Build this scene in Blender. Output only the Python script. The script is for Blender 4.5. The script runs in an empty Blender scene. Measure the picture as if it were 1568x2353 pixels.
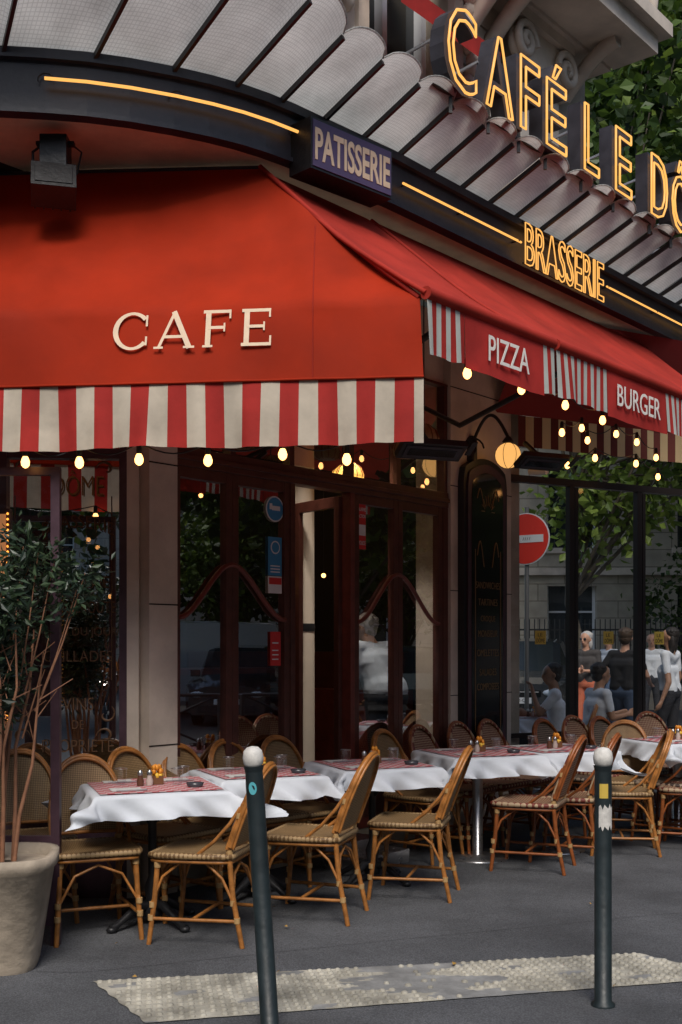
import bpy, math, random
import numpy as np
from mathutils import Vector, Matrix
random.seed(7); np.random.seed(7)
S=bpy.context.scene
COL=S.collection
S.view_settings.view_transform='Standard'; S.view_settings.look='None'; S.view_settings.exposure=0
# ---------------------------------------------------------------- materials
def pbr(name,col,rough=.6,metal=0,var=0,vs=5,bump=0,bs=60,emit=0,ecol=None,spec=.5,transl=0,var2=None,coat=0,dirt=0,ds=.8):
    m=bpy.data.materials.new(name); m.use_nodes=True
    nt=m.node_tree; N=nt.nodes; L=nt.links; b=N['Principled BSDF']
    b.inputs['Base Color'].default_value=(*col,1); b.inputs['Roughness'].default_value=rough
    b.inputs['Metallic'].default_value=metal; b.inputs['Specular IOR Level'].default_value=spec
    b.inputs['Coat Weight'].default_value=coat
    tc=None; src=None
    if var or bump: tc=N.new('ShaderNodeTexCoord')
    if var:
        n=N.new('ShaderNodeTexNoise'); n.inputs['Scale'].default_value=vs; n.inputs['Detail'].default_value=8; n.inputs['Roughness'].default_value=.65
        L.new(tc.outputs['Object'],n.inputs['Vector'])
        r=N.new('ShaderNodeValToRGB'); r.color_ramp.elements[0].position=.3; r.color_ramp.elements[1].position=.7
        c2=var2 if var2 else tuple(min(1,c*(1+var)) for c in col)
        c1=tuple(c*(1-var) for c in col)
        r.color_ramp.elements[0].color=(*c1,1); r.color_ramp.elements[1].color=(*c2,1)
        L.new(n.outputs['Fac'],r.inputs['Fac']); src=r.outputs['Color']
        if dirt:
            n3=N.new('ShaderNodeTexNoise'); n3.inputs['Scale'].default_value=ds; n3.inputs['Detail'].default_value=5; n3.inputs['Distortion'].default_value=.6
            L.new(tc.outputs['Object'],n3.inputs['Vector'])
            m3=N.new('ShaderNodeMapRange'); m3.inputs['From Min'].default_value=.35; m3.inputs['From Max'].default_value=.62; m3.inputs['To Min'].default_value=1-dirt; m3.inputs['To Max'].default_value=1
            L.new(n3.outputs['Fac'],m3.inputs['Value'])
            x3=N.new('ShaderNodeMixRGB'); x3.blend_type='MULTIPLY'; x3.inputs[0].default_value=1
            L.new(src,x3.inputs[1]); L.new(m3.outputs[0],x3.inputs[2]); src=x3.outputs[0]
        L.new(src,b.inputs['Base Color'])
        mr=N.new('ShaderNodeMapRange'); mr.inputs['To Min'].default_value=max(0,rough-.12); mr.inputs['To Max'].default_value=min(1,rough+.12)
        L.new(n.outputs['Fac'],mr.inputs['Value']); L.new(mr.outputs['Result'],b.inputs['Roughness'])
    if bump:
        n2=N.new('ShaderNodeTexNoise'); n2.inputs['Scale'].default_value=bs; n2.inputs['Detail'].default_value=6
        L.new(tc.outputs['Object'],n2.inputs['Vector'])
        bp=N.new('ShaderNodeBump'); bp.inputs['Strength'].default_value=bump; bp.inputs['Distance'].default_value=.01
        L.new(n2.outputs['Fac'],bp.inputs['Height']); L.new(bp.outputs['Normal'],b.inputs['Normal'])
    if emit:
        b.inputs['Emission Color'].default_value=(*(ecol or col),1); b.inputs['Emission Strength'].default_value=emit
    if transl:
        t=N.new('ShaderNodeBsdfTranslucent'); mx=N.new('ShaderNodeMixShader'); mx.inputs[0].default_value=transl
        if src: L.new(src,t.inputs['Color'])
        else: t.inputs['Color'].default_value=(*col,1)
        L.new(b.outputs[0],mx.inputs[1]); L.new(t.outputs[0],mx.inputs[2]); L.new(mx.outputs[0],N['Material Output'].inputs[0])
    return m
def glassmat(name,refl,tint,rough=0.0):
    # thin pane: constant reflectance rising toward grazing angles (layer-weight facing, same from both sides)
    m=bpy.data.materials.new(name); m.use_nodes=True; nt=m.node_tree; N=nt.nodes; L=nt.links
    N.remove(N['Principled BSDF'])
    t=N.new('ShaderNodeBsdfTransparent'); t.inputs[0].default_value=(*tint,1)
    g=N.new('ShaderNodeBsdfGlossy'); g.inputs['Roughness'].default_value=rough; g.inputs[0].default_value=(.95,.97,1,1)
    lw=N.new('ShaderNodeLayerWeight'); lw.inputs[0].default_value=.5
    pw=N.new('ShaderNodeMath'); pw.operation='POWER'; pw.inputs[1].default_value=4; L.new(lw.outputs['Facing'],pw.inputs[0])
    ma=N.new('ShaderNodeMath'); ma.operation='MULTIPLY_ADD'; ma.inputs[1].default_value=.6; ma.inputs[2].default_value=refl; ma.use_clamp=True
    L.new(pw.outputs[0],ma.inputs[0])
    mx=N.new('ShaderNodeMixShader'); L.new(ma.outputs[0],mx.inputs[0]); L.new(t.outputs[0],mx.inputs[1]); L.new(g.outputs[0],mx.inputs[2])
    L.new(mx.outputs[0],N['Material Output'].inputs[0]); return m
def checkmat(name,c1,c2,scale,rough=.6,bump=.4,rot=.785,kind='check'):
    m=bpy.data.materials.new(name); m.use_nodes=True; nt=m.node_tree; N=nt.nodes; L=nt.links; b=N['Principled BSDF']
    tc=N.new('ShaderNodeTexCoord'); mp=N.new('ShaderNodeMapping')
    L.new(tc.outputs['UV'],mp.inputs['Vector'])
    mp.inputs['Rotation'].default_value=(0,0,rot)
    ck=N.new('ShaderNodeTexChecker'); ck.inputs['Scale'].default_value=scale; ck.inputs['Color1'].default_value=(*c1,1); ck.inputs['Color2'].default_value=(*c2,1)
    L.new(mp.outputs[0],ck.inputs['Vector'])
    n=N.new('ShaderNodeTexNoise'); n.inputs['Scale'].default_value=9; L.new(tc.outputs['Object'],n.inputs['Vector'])
    mx=N.new('ShaderNodeMixRGB'); mx.blend_type='MULTIPLY'; mx.inputs[0].default_value=.45
    L.new(ck.outputs[0],mx.inputs[1]); L.new(n.outputs['Fac'],mx.inputs[2]); L.new(mx.outputs[0],b.inputs['Base Color'])
    bp=N.new('ShaderNodeBump'); bp.inputs['Strength'].default_value=bump; bp.inputs['Distance'].default_value=.003
    L.new(ck.outputs['Fac'],bp.inputs['Height']); L.new(bp.outputs[0],b.inputs['Normal']); b.inputs['Roughness'].default_value=rough
    return m
def brickmat(name,c1,c2,mortar,scale,bw=.9,bh=.4,rough=.8,ms=.012):
    m=bpy.data.materials.new(name); m.use_nodes=True; nt=m.node_tree; N=nt.nodes; L=nt.links; b=N['Principled BSDF']
    tc=N.new('ShaderNodeTexCoord'); mp=N.new('ShaderNodeMapping'); mp.inputs['Rotation'].default_value=(math.radians(90),0,0)
    L.new(tc.outputs['Object'],mp.inputs['Vector'])
    bk=N.new('ShaderNodeTexBrick'); bk.inputs['Color1'].default_value=(*c1,1); bk.inputs['Color2'].default_value=(*c2,1); bk.inputs['Mortar'].default_value=(*mortar,1)
    bk.inputs['Scale'].default_value=scale; bk.inputs['Brick Width'].default_value=bw; bk.inputs['Row Height'].default_value=bh; bk.inputs['Mortar Size'].default_value=ms
    L.new(mp.outputs[0],bk.inputs['Vector'])
    n=N.new('ShaderNodeTexNoise'); n.inputs['Scale'].default_value=3; n.inputs['Detail'].default_value=9; L.new(tc.outputs['Object'],n.inputs['Vector'])
    mr=N.new('ShaderNodeMapRange'); mr.inputs['To Min'].default_value=.6; mr.inputs['To Max'].default_value=1.3; L.new(n.outputs['Fac'],mr.inputs['Value'])
    mx=N.new('ShaderNodeMixRGB'); mx.blend_type='MULTIPLY'; mx.inputs[0].default_value=1
    L.new(bk.outputs[0],mx.inputs[1]); L.new(mr.outputs[0],mx.inputs[2]); L.new(mx.outputs[0],b.inputs['Base Color'])
    bp=N.new('ShaderNodeBump'); bp.inputs['Strength'].default_value=.6; bp.inputs['Distance'].default_value=.02; bp.invert=True
    L.new(bk.outputs['Fac'],bp.inputs['Height']); L.new(bp.outputs[0],b.inputs['Normal']); b.inputs['Roughness'].default_value=rough
    return m
M_={}
def mat(k,*a,**kw):
    if k not in M_: M_[k]=pbr(k,*a,**kw)
    return M_[k]
RED=pbr('awning_red',(.41,.029,.007),.78,var=.18,vs=1.4,bump=.5,bs=4,transl=.10,spec=.15,dirt=.25,ds=.9)
RED2=pbr('awning_red_side',(.42,.038,.025),.75,var=.18,vs=2.5,bump=.5,bs=4,transl=.10,spec=.15,dirt=.2,ds=1.2)
STRW=pbr('stripe_cream',(.64,.56,.45),.8,var=.14,vs=5,bump=.3,bs=10,transl=.15,spec=.2,dirt=.25,ds=2.5)
STRR=pbr('stripe_red',(.43,.034,.028),.8,var=.15,vs=5,bump=.3,bs=10,transl=.12,spec=.2,dirt=.2,ds=2.5)
STRG=pbr('stripe_grey',(.50,.52,.48),.8,var=.14,vs=5,transl=.15,spec=.2)
CREAM=mat('lettering_cream',(.78,.60,.42),.7,var=.08,vs=20)
WHITEL=mat('lettering_white',(.80,.76,.70),.7)
BLACKP=pbr('black_painted_metal',(.030,.030,.040),.42,var=.4,vs=6,bump=.12,bs=25)
BLACK=mat('black_iron',(.014,.014,.016),.45,var=.3,vs=20,bump=.2,bs=40)
PURP=mat('sign_purple',(.095,.068,.15),.5,var=.15,vs=5)
NEON=pbr('neon_amber',(.05,.03,.01),.4,emit=1.25,ecol=(1,.47,.11))
BULB=pbr('bulb_warm',(.1,.07,.03),.3,emit=5.5,ecol=(1,.44,.13))
GLOBE=pbr('globe_warm',(.3,.2,.1),.3,emit=1.0,ecol=(1,.50,.14))
SHADE=pbr('lampshade_yellow',(.5,.3,.08),.5,emit=1.6,ecol=(1,.52,.10))
ROOML=pbr('added_fill_globe',(.3,.2,.1),.5,emit=14,ecol=(1,.66,.38))  # emission of the globes added as interior fill light
LED=pbr('led_amber',(1,.4,.1),.3,emit=2.5,ecol=(1,.36,.05))
STONE=pbr('limestone',(.42,.36,.28),.8,var=.22,vs=3,bump=.35,bs=30,dirt=.35,ds=1.2)
STONEP=pbr('limestone_pier',(.64,.55,.46),.75,var=.14,vs=3,bump=.25,bs=30,dirt=.28,ds=1.5)
SOFF=pbr('soffit_cream',(.70,.62,.44),.75,var=.2,vs=3)
WOOD=pbr('door_wood',(.085,.027,.019),.35,var=.3,vs=12,bump=.1,bs=40)
WOODR=pbr('door_wood_red',(.16,.035,.025),.4,var=.3,vs=12,bump=.1,bs=40)
WOODP=pbr('frame_purple',(.060,.030,.042),.4,var=.3,vs=9)
GLD=glassmat('door_glass',.34,(.92,.92,.92))
GLL=glassmat('shop_window_glass',.70,(.40,.40,.40))
GLT=glassmat('terrace_glass',.04,(.97,.98,.98))
GLC=glassmat('clear_glass',.03,(.94,.96,.96))
GLW=glassmat('tumbler_glass',.08,(.975,.98,.985))
GLMQ=pbr('wired_glass',(.62,.63,.61),.35,var=.3,vs=2.2,transl=.6)
GLDARK=mat('window_dark',(.015,.018,.02),.08,spec=.8)
WINB=mat('window_pane_blue',(.03,.036,.04),.12,spec=.6)
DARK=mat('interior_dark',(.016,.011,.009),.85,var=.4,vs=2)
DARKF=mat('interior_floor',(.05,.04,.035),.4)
GOLD=pbr('gold_leaf',(.30,.17,.055),.5,metal=.5)
GOLDD=pbr('gold_leaf_dull',(.12,.055,.022),.6,metal=.1)
RATT=pbr('rattan_cane',(.34,.135,.032),.36,var=.5,vs=14,bump=.2,bs=30)
RATTD=pbr('rattan_cane_dark',(.24,.070,.018),.36,var=.45,vs=14,bump=.2,bs=30)
BIND=pbr('cane_binding',(.42,.26,.11),.5,var=.2,vs=40)
WEA=checkmat('woven_tan',(.44,.29,.14),(.18,.095,.033),60,bump=.8)
WEB=checkmat('woven_red_cream',(.50,.36,.22),(.18,.03,.018),34,bump=.6)
WED=checkmat('woven_dark',(.32,.24,.17),(.04,.022,.016),34,bump=.6)
CLOTH=pbr('tablecloth_white',(.70,.74,.80),.85,var=.05,vs=6,bump=.5,bs=8,transl=.12,spec=.2)
GING=checkmat('placemat_red_check',(.62,.10,.13),(.74,.56,.56),17,rot=0,bump=.1)
STEEL=mat('brushed_steel',(.45,.45,.46),.3,metal=.9,var=.15,vs=9)
CONC=pbr('planter_concrete',(.42,.35,.27),.85,var=.25,vs=4,bump=.5,bs=22,dirt=.4,ds=4)
SOIL=mat('soil',(.04,.03,.02),.95)
STEM=pbr('shrub_stem',(.26,.12,.065),.75,var=.3,vs=20)
BARK=pbr('bark',(.12,.10,.075),.85,var=.35,vs=6,bump=.5,bs=12)
LEAF=[pbr('leaf_%d'%i,c,.5,transl=.35) for i,c in enumerate([(.045,.085,.015),(.09,.15,.025),(.17,.24,.04),(.028,.052,.014)])]
SHR=[pbr('shrub_leaf_%d'%i,c,.42,transl=.12) for i,c in enumerate([(.026,.050,.026),(.045,.078,.036),(.016,.032,.020)])]
SKIN=pbr('skin',(.50,.27,.18),.55,var=.06,vs=15); SKIN2=pbr('skin_tan',(.38,.20,.12),.55,var=.06,vs=15)
PAINTW=mat('white_paint_worn',(.62,.60,.56),.6,var=.25,vs=30)
# ---------------------------------------------------------------- mesh builder
class MB:
    def __init__(s): s.v=[];s.f=[];s.m=[];s.sm=[];s.mats=[];s.uv=[]
    def mi(s,m):
        if m not in s.mats: s.mats.append(m)
        return s.mats.index(m)
    def add(s,vs,fs,m,smooth=False,uvs=None):
        o=len(s.v); k=s.mi(m); s.v+= [tuple(p) for p in vs]
        s.uv+= (uvs if uvs else [(p[0],p[1]) for p in vs])
        for f in fs: s.f.append([i+o for i in f]); s.m.append(k); s.sm.append(smooth)
    def box(s,x0,x1,y0,y1,z0,z1,m,M=None):
        vs=[(x0,y0,z0),(x1,y0,z0),(x1,y1,z0),(x0,y1,z0),(x0,y0,z1),(x1,y0,z1),(x1,y1,z1),(x0,y1,z1)]
        if M is not None: vs=[M@Vector(p) for p in vs]
        s.add(vs,[(3,2,1,0),(4,5,6,7),(0,1,5,4),(1,2,6,5),(2,3,7,6),(3,0,4,7)],m)
    def bar(s,p0,p1,w,h,m,up=(0,0,1)):
        p0=Vector(p0);p1=Vector(p1);d=(p1-p0).normalized();u=Vector(up);x=d.cross(u)
        if x.length<1e-4: x=d.cross(Vector((1,0,0)))
        x.normalize();u=x.cross(d).normalized()
        vs=[]
        for p in (p0,p1):
            for a,b in ((-1,-1),(1,-1),(1,1),(-1,1)): vs.append(p+x*a*w/2+u*b*h/2)
        s.add(vs,[(0,1,2,3),(7,6,5,4),(0,4,5,1),(1,5,6,2),(2,6,7,3),(3,7,4,0)],m)
    def tube(s,pts,r,m,n=8,closed=False,cap=True):
        P=[Vector(p) for p in pts]; k=len(P)
        if not hasattr(r,'__len__'): r=[r]*k
        T=[]
        for i in range(k):
            if closed: t=P[(i+1)%k]-P[i-1]
            else: t=P[min(i+1,k-1)]-P[max(i-1,0)]
            if t.length<1e-9: t=Vector((0,0,1))
            T.append(t.normalized())
        u=T[0].cross(Vector((0,0,1)))
        if u.length<.1: u=T[0].cross(Vector((1,0,0)))
        u.normalize(); vs=[]
        for i in range(k):
            u=(u-T[i]*u.dot(T[i]))
            if u.length<1e-6: u=T[i].orthogonal()
            u.normalize(); w=T[i].cross(u)
            for j in range(n):
                a=2*math.pi*j/n; vs.append(P[i]+(u*math.cos(a)+w*math.sin(a))*r[i])
        fs=[]
        for i in range(k if closed else k-1):
            for j in range(n):
                a=i*n+j;b=i*n+(j+1)%n;c=((i+1)%k)*n+(j+1)%n;d=((i+1)%k)*n+j
                fs.append((a,b,c,d))
        s.add(vs,fs,m,True)
        if cap and not closed:
            s.add([vs[j] for j in range(n)],[tuple(reversed(range(n)))],m)
            s.add([vs[(k-1)*n+j] for j in range(n)],[tuple(range(n))],m)
    def lathe(s,prof,c,m,n=20,M=None,sq=None,smooth=True):
        vs=[];k=len(prof)
        for r,z in prof:
            for j in range(n):
                a=2*math.pi*j/n; x=math.cos(a);y=math.sin(a)
                if sq:
                    e=(abs(x)**sq+abs(y)**sq)**(-1/sq); x*=e;y*=e
                p=Vector((r*x,r*y,z))
                if M is not None: p=M@p
                vs.append(p+Vector(c))
        fs=[(i*n+j,i*n+(j+1)%n,(i+1)*n+(j+1)%n,(i+1)*n+j) for i in range(k-1) for j in range(n)]
        s.add(vs,fs,m,smooth)
        s.add(vs[:n],[tuple(reversed(range(n)))],m); s.add(vs[-n:],[tuple(range(n))],m)
    def ell(s,c,r,m,n=14,M=None):
        if not hasattr(r,'__len__'): r=(r,r,r)
        vs=[];k=n//2+1
        for i in range(k):
            a=math.pi*i/(k-1)
            for j in range(n):
                b=2*math.pi*j/n
                p=Vector((r[0]*math.sin(a)*math.cos(b),r[1]*math.sin(a)*math.sin(b),-r[2]*math.cos(a)))
                if M is not None: p=M@p
                vs.append(p+Vector(c))
        fs=[(i*n+j,i*n+(j+1)%n,(i+1)*n+(j+1)%n,(i+1)*n+j) for i in range(k-1) for j in range(n)]
        s.add(vs,fs,m,True)
    def grid(s,fn,nu,nv,m,smooth=True,mf=None):
        vs=[];uv=[]
        for j in range(nv+1):
            for i in range(nu+1):
                vs.append(fn(i/nu,j/nv)); uv.append((i/nu,j/nv))
        if mf is None:
            s.add(vs,[(j*(nu+1)+i,j*(nu+1)+i+1,(j+1)*(nu+1)+i+1,(j+1)*(nu+1)+i) for j in range(nv) for i in range(nu)],m,smooth,uv)
        else:
            o=len(s.v); s.v+=[tuple(p) for p in vs]; s.uv+=uv
            for j in range(nv):
                for i in range(nu):
                    s.f.append([o+j*(nu+1)+i,o+j*(nu+1)+i+1,o+(j+1)*(nu+1)+i+1,o+(j+1)*(nu+1)+i]); s.m.append(s.mi(mf(i,j))); s.sm.append(smooth)
    def mesh(s,name):
        me=bpy.data.meshes.new(name); me.from_pydata(s.v,[],s.f)
        for m in s.mats: me.materials.append(m)
        me.polygons.foreach_set('material_index',s.m); me.polygons.foreach_set('use_smooth',s.sm)
        ul=me.uv_layers.new(name='UVMap'); li=np.zeros(len(me.loops),dtype=np.int32); me.loops.foreach_get('vertex_index',li)
        ul.data.foreach_set('uv',np.array(s.uv,dtype=np.float32)[li].ravel())
        me.update(); return me
    def obj(s,name,M=None,parent=None,bevel=0):
        o=bpy.data.objects.new(name,s.mesh(name)); COL.objects.link(o)
        if parent: o.parent=parent
        if M is not None: o.matrix_local=M
        if bevel:
            b=o.modifiers.new('bevel','BEVEL'); b.width=bevel; b.segments=2; b.limit_method='ANGLE'
        return o
def empty(name,M=None):
    o=bpy.data.objects.new(name,None); COL.objects.link(o); o.empty_display_size=.1
    if M is not None: o.matrix_local=M
    return o
def frame(ox,oy,dx,dy,oz=0):
    l=math.hypot(dx,dy);dx/=l;dy/=l
    return Matrix(((dx,-dy,0,ox),(dy,dx,0,oy),(0,0,1,oz),(0,0,0,1)))
TXT=Matrix(((1,0,0,0),(0,0,-1,0),(0,1,0,0),(0,0,0,1)))
def text_geo(body,fill=True,extrude=0,offset=0,res=4):
    c=bpy.data.curves.new('t','FONT'); c.body=body; c.resolution_u=res; c.extrude=extrude; c.offset=offset
    c.fill_mode='BOTH' if fill else 'NONE'
    o=bpy.data.objects.new('t',c); COL.objects.link(o); bpy.context.view_layer.update()
    me=bpy.data.meshes.new_from_object(o.evaluated_get(bpy.context.evaluated_depsgraph_get()))
    v=[tuple(x.co) for x in me.vertices]; f=[list(p.vertices) for p in me.polygons]; e=[tuple(x.vertices) for x in me.edges]
    bpy.data.objects.remove(o); bpy.data.curves.remove(c); bpy.data.meshes.remove(me)
    return v,f,e
def fit(v,x,y,w,h):
    xs=[p[0] for p in v]; ys=[p[1] for p in v]
    ax,bx,ay,by=min(xs),max(xs),min(ys),max(ys)
    return lambda p:(x+(p[0]-ax)/(bx-ax)*w, y+(p[1]-ay)/(by-ay)*h)
def put_text(name,body,M,x,y,w,h,m,depth=.002,parent=None,offset=0,mb=None,arc=0):
    v,f,e=text_geo(body,True,1,offset)
    g=fit(v,x,y,w,h); T=M@TXT
    vv=[]
    for p in v:
        q=g(p); yy=q[1]+ (arc*(1-((q[0]-x)/w*2-1)**2) if arc else 0)
        vv.append(T@Vector((q[0],yy,p[2]*depth/2)))
    if mb is not None: mb.add(vv,f,m); return
    b=MB(); b.add(vv,f,m); return b.obj(name,None,parent)
def neon_text(mb,body,M,x,y,w,h,r,m,offset=0,zoff=0,res=3):
    v,f,e=text_geo(body,False,0,offset,res); g=fit(v,x,y,w,h); T=M@TXT
    adj={}
    for a,b in e: adj.setdefault(a,[]).append(b); adj.setdefault(b,[]).append(a)
    seen=set()
    for s0 in list(adj):
        if s0 in seen: continue
        ch=[s0]; seen.add(s0); cur=s0
        while True:
            nx=[q for q in adj[cur] if q not in seen]
            if not nx: break
            cur=nx[0]; seen.add(cur); ch.append(cur)
        pts=[]
        for i in ch:
            q=g(v[i]); p=Vector((q[0],q[1],zoff))
            if not pts or (p-pts[-1]).length>.006: pts.append(p)
        if len(pts)>3: mb.tube([T@p for p in pts],r,m,6,closed=True)
I4=Matrix.Identity(4)
MF=frame(-1.208,6.77,.649,.761)        # main cafe facade : x along wall, -y toward the street
ML=frame(-1.208,6.77,.9975,.071)       # left bay
MG=frame(1.43,9.86,.883,.469)          # terrace glazing
def W(t,y,z=0): return MF@Vector((t,y,z))
# ================================================================ ground
ASPH=pbr('pavement_asphalt',(.125,.129,.139),.85,var=.32,vs=1.3,bump=.9,bs=140,dirt=.3,ds=.55,spec=.3)
nt=ASPH.node_tree;N=nt.nodes;Lk=nt.links;pb=N['Principled BSDF'];src=pb.inputs['Base Color'].links[0].from_socket
vo=N.new('ShaderNodeTexVoronoi');vo.inputs['Scale'].default_value=120
tcn=[n for n in N if n.type=='TEX_COORD'][0];Lk.new(tcn.outputs['Object'],vo.inputs['Vector'])
mrn=N.new('ShaderNodeMapRange');mrn.inputs['From Max'].default_value=.7;mrn.inputs['To Min'].default_value=1.3;mrn.inputs['To Max'].default_value=.68;Lk.new(vo.outputs['Distance'],mrn.inputs['Value'])
mxn=N.new('ShaderNodeMixRGB');mxn.blend_type='MULTIPLY';mxn.inputs[0].default_value=1;Lk.new(src,mxn.inputs[1]);Lk.new(mrn.outputs[0],mxn.inputs[2]);Lk.new(mxn.outputs[0],pb.inputs['Base Color'])
ROADM=pbr('road_asphalt',(.06,.06,.063),.85,var=.25,vs=1.2,bump=.6,bs=120)
b=MB(); b.add([(-400,-400,-.13),(400,-400,-.13),(400,400,-.13),(-400,400,-.13)],[(0,1,2,3)],ROADM); b.obj('road')
b=MB()
pl=[(-60,3.3),(1.6,3.75),(2.6,4.1),(3.6,5.0),(3.6+.649*80,5+.761*80),(-60,90)]
n=len(pl); b.add([(x,y,0) for x,y in pl]+[(x,y,-.14) for x,y in pl],[tuple(range(n))]+[(i,i+n,(i+1)%n+n,(i+1)%n) for i in range(n)],ASPH); b.obj('pavement')
b=MB(); KERB=mat('kerb_granite',(.28,.27,.26),.7,var=.2,vs=20,bump=.2)
for i in range(4):
    p,q=Vector((*pl[i],0)),Vector((*pl[i+1],0)); L=(q-p).length; k=max(1,int(L/1.0)); d=(q-p)/k; nn=Vector((d.y,-d.x,0)).normalized()*.08
    for j in range(min(k,90)):
        b.bar(p+d*j+nn+d*.004+Vector((0,0,-.067)),p+d*(j+1)+nn-d*.004+Vector((0,0,-.067)),.15,.145,KERB)
b.obj('kerb')
b=MB(); b.add([(1,20,.004),(60,20,.004),(60,27,.004),(1,27,.004)],[(0,1,2,3)],ROADM); b.obj('side_road')
b=MB(); SEAM=mat('asphalt_seam',(.065,.066,.07),.9)
for pts in ([(-3,5.35),(-1.2,5.2),(.2,5.75),(1.7,6.3),(4,7.0)],):
    P=[Vector((x,y,.004)) for x,y in pts]; Q=[]
    for i in range(len(P)-1):
        for k in range(14): q_=P[i].lerp(P[i+1],k/14); Q.append(q_+Vector((random.uniform(-.004,.004),random.uniform(-.004,.004),0)))
    for i in range(len(Q)-1):
        d=(Q[i+1]-Q[i]).normalized(); nn=Vector((-d.y,d.x,0))*.0018
        b.add([Q[i]-nn,Q[i+1]-nn,Q[i+1]+nn,Q[i]+nn],[(0,1,2,3)],SEAM)
b.obj('pavement_seams')
TACT=pbr('tactile_paving',(.46,.43,.355),.75,var=.42,vs=6,bump=.5,bs=50,var2=(.57,.54,.455),dirt=.45,ds=4)
TACG=pbr('tactile_paving_worn',(.22,.22,.215),.8,var=.4,vs=6,bump=.4,bs=60)
q=[Vector((-1.11,5.06,0)),Vector((1.454,5.52,0)),Vector((1.80,5.12,0)),Vector((-.775,4.50,0))]
def TP(u,v): return (q[0].lerp(q[1],u)).lerp(q[3].lerp(q[2],u),v)
def worn(u,v):
    return .42+.05*math.sin(9*v)+.02*math.sin(41*v) <u< .60+.06*math.sin(13*v+1) or (math.sin(23*u+5*v)*math.sin(11*v+3*u)>.84)
b=MB(); b.grid(lambda u,v:TP(u+.002*math.sin(v*31),v+.003*math.sin(u*47)+.002*math.sin(u*113))+Vector((0,0,.005)),200,36,TACT,False,mf=lambda i,j:TACG if worn(i/200,j/36) else TACT)
nu,nv=60,11
for i in range(nu):
    for j in range(nv):
        u,v=(i+.5+(.5 if j%2 else 0))/(nu+.6),(j+.5)/nv
        if worn(u,v) and random.random()<.9 or random.random()<.06: continue
        c=TP(u,v); rr=.0150*random.uniform(.85,1.1)
        b.lathe([(rr,.005),(rr*.85,.012),(rr*.5,.0145)],c,TACT,9)
b.obj('tactile_paving')
b=MB()
for i in range(9):
    x,y=(.53,5.3) if i==0 else (random.uniform(-1.5,2.2),random.uniform(4.7,7.2)); a=random.uniform(0,6); r=.022 if i==0 else .012
    pts=[(x+r*math.cos(a+k*1.57)*(1 if k%2 else .5),y+r*math.sin(a+k*1.57)*(1 if k%2 else .5),.016+(.008 if k==0 else 0)) for k in range(4)]
    b.add(pts,[(0,1,2,3)],mat('fallen_leaf',(.35,.20,.04),.7))
b.obj('fallen_leaves')
# ================================================================ building
BLD=empty('cafe_building')
b=MB()
b.box(.03,.25,-.06,.3,0,4.2,STONEP)
b.box(3.17,4.08,-.05,.3,.0,4.2,STONEP)
b.box(.25,3.17,.02,.28,3.62,4.2,STONEP)
for z in (.9,1.75,2.6,3.4): b.box(.028,.252,-.0625,-.058,z,z+.008,DARK); b.box(3.168,4.09,-.0525,-.048,z+.2,z+.207,DARK)
b.box(4.08,4.3,.0,9,0,4.2,STONE)
b.box(4.08,5.5,.0,.3,4.2,4.52,STONE)
b.box(5.2,5.5,.3,9,4.21,10.5,STONE)
b.box(5.202,5.498,.0,.298,4.521,10.5,STONE)
b.obj('piers',MF,BLD)
b=MB()
b.box(-.07,.0,-.02,.3,0,4.2,STONEP); 
b.box(-6,-.82,-.03,.3,0,4.2,STONEP); b.box(-.82,-.07,-.0,.28,3.3,4.2,STONEP); b.box(-.82,-.07,.0,.25,0,.55,WOODP)
for x in (-.82,-.115): b.box(x,x+.045,-.02,.06,.55,3.3,WOODP)
b.box(-.775,-.115,-.015,.055,3.22,3.3,WOODP); b.box(-.775,-.115,-.015,.055,.55,.68,WOODP); b.box(-.775,-.115,-.010,.05,2.62,2.68,WOODP)
b.obj('left_bay',ML,BLD)
b=MB(); b.add([(-.775,.03,.68),(-.115,.03,.68),(-.115,.03,3.22),(-.775,.03,3.22)],[(0,1,2,3)],GLL); b.obj('left_window_glass',ML,BLD)
LW=[('LE',2.61,.10,.09),('DÔME',2.40,.30,.15),('BRASSERIE',2.16,.42,.075),('BRASSERIE',1.85,.36,.07),('CHOUCROUTE',1.70,.44,.07),('PLATS DU JOUR',1.55,.46,.065),('GRILLADES',1.41,.40,.065),('VINS',1.12,.18,.075),('DE',1.01,.07,.05),('PROPRIETE',.87,.42,.075)]
tb=MB()
for s_,z,w,h in LW:
    put_text('','%s'%s_,ML,-.36-w/2,z,w,h,GOLD if h>.1 else GOLDD,.002,mb=tb,arc=.05 if z==2.16 else 0,offset=-.012)
def swirl(mb,cx,cz,s,fx,m,M):
    for k in (0,1):
        pts=[]
        for i in range(26):
            a=i/25*4.6; r=s*(1-.17*a)*.5
            pts.append(M@Vector((cx+fx*(r*math.cos(a+k*2.2)),.022,cz+(k*1.1-.5)*s+r*math.sin(a+k*2.2))))
        mb.tube(pts,[.0015+.006*math.sin(math.pi*i/25) for i in range(26)],m,5)
for cx,cz,fx in ((-.20,2.62,-1),(-.20,1.02,-1),(-.70,1.02,1),(-.70,2.62,1)): swirl(tb,cx,cz,.12,fx,GOLDD,ML)
tb.tube([ML@Vector((-.165,.022,z)) for z in (1.3,2.4)],.003,GOLDD,5); tb.tube([ML@Vector((-.735,.022,z)) for z in (1.3,2.4)],.003,GOLDD,5)
tb.obj('window_lettering',None,BLD)
b=MB(); g=MB()
b.box(.25,3.17,-.03,.07,2.62,2.74,WOOD)
b.box(.25,3.17,-.045,-.03,2.66,2.69,WOOD)
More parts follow.
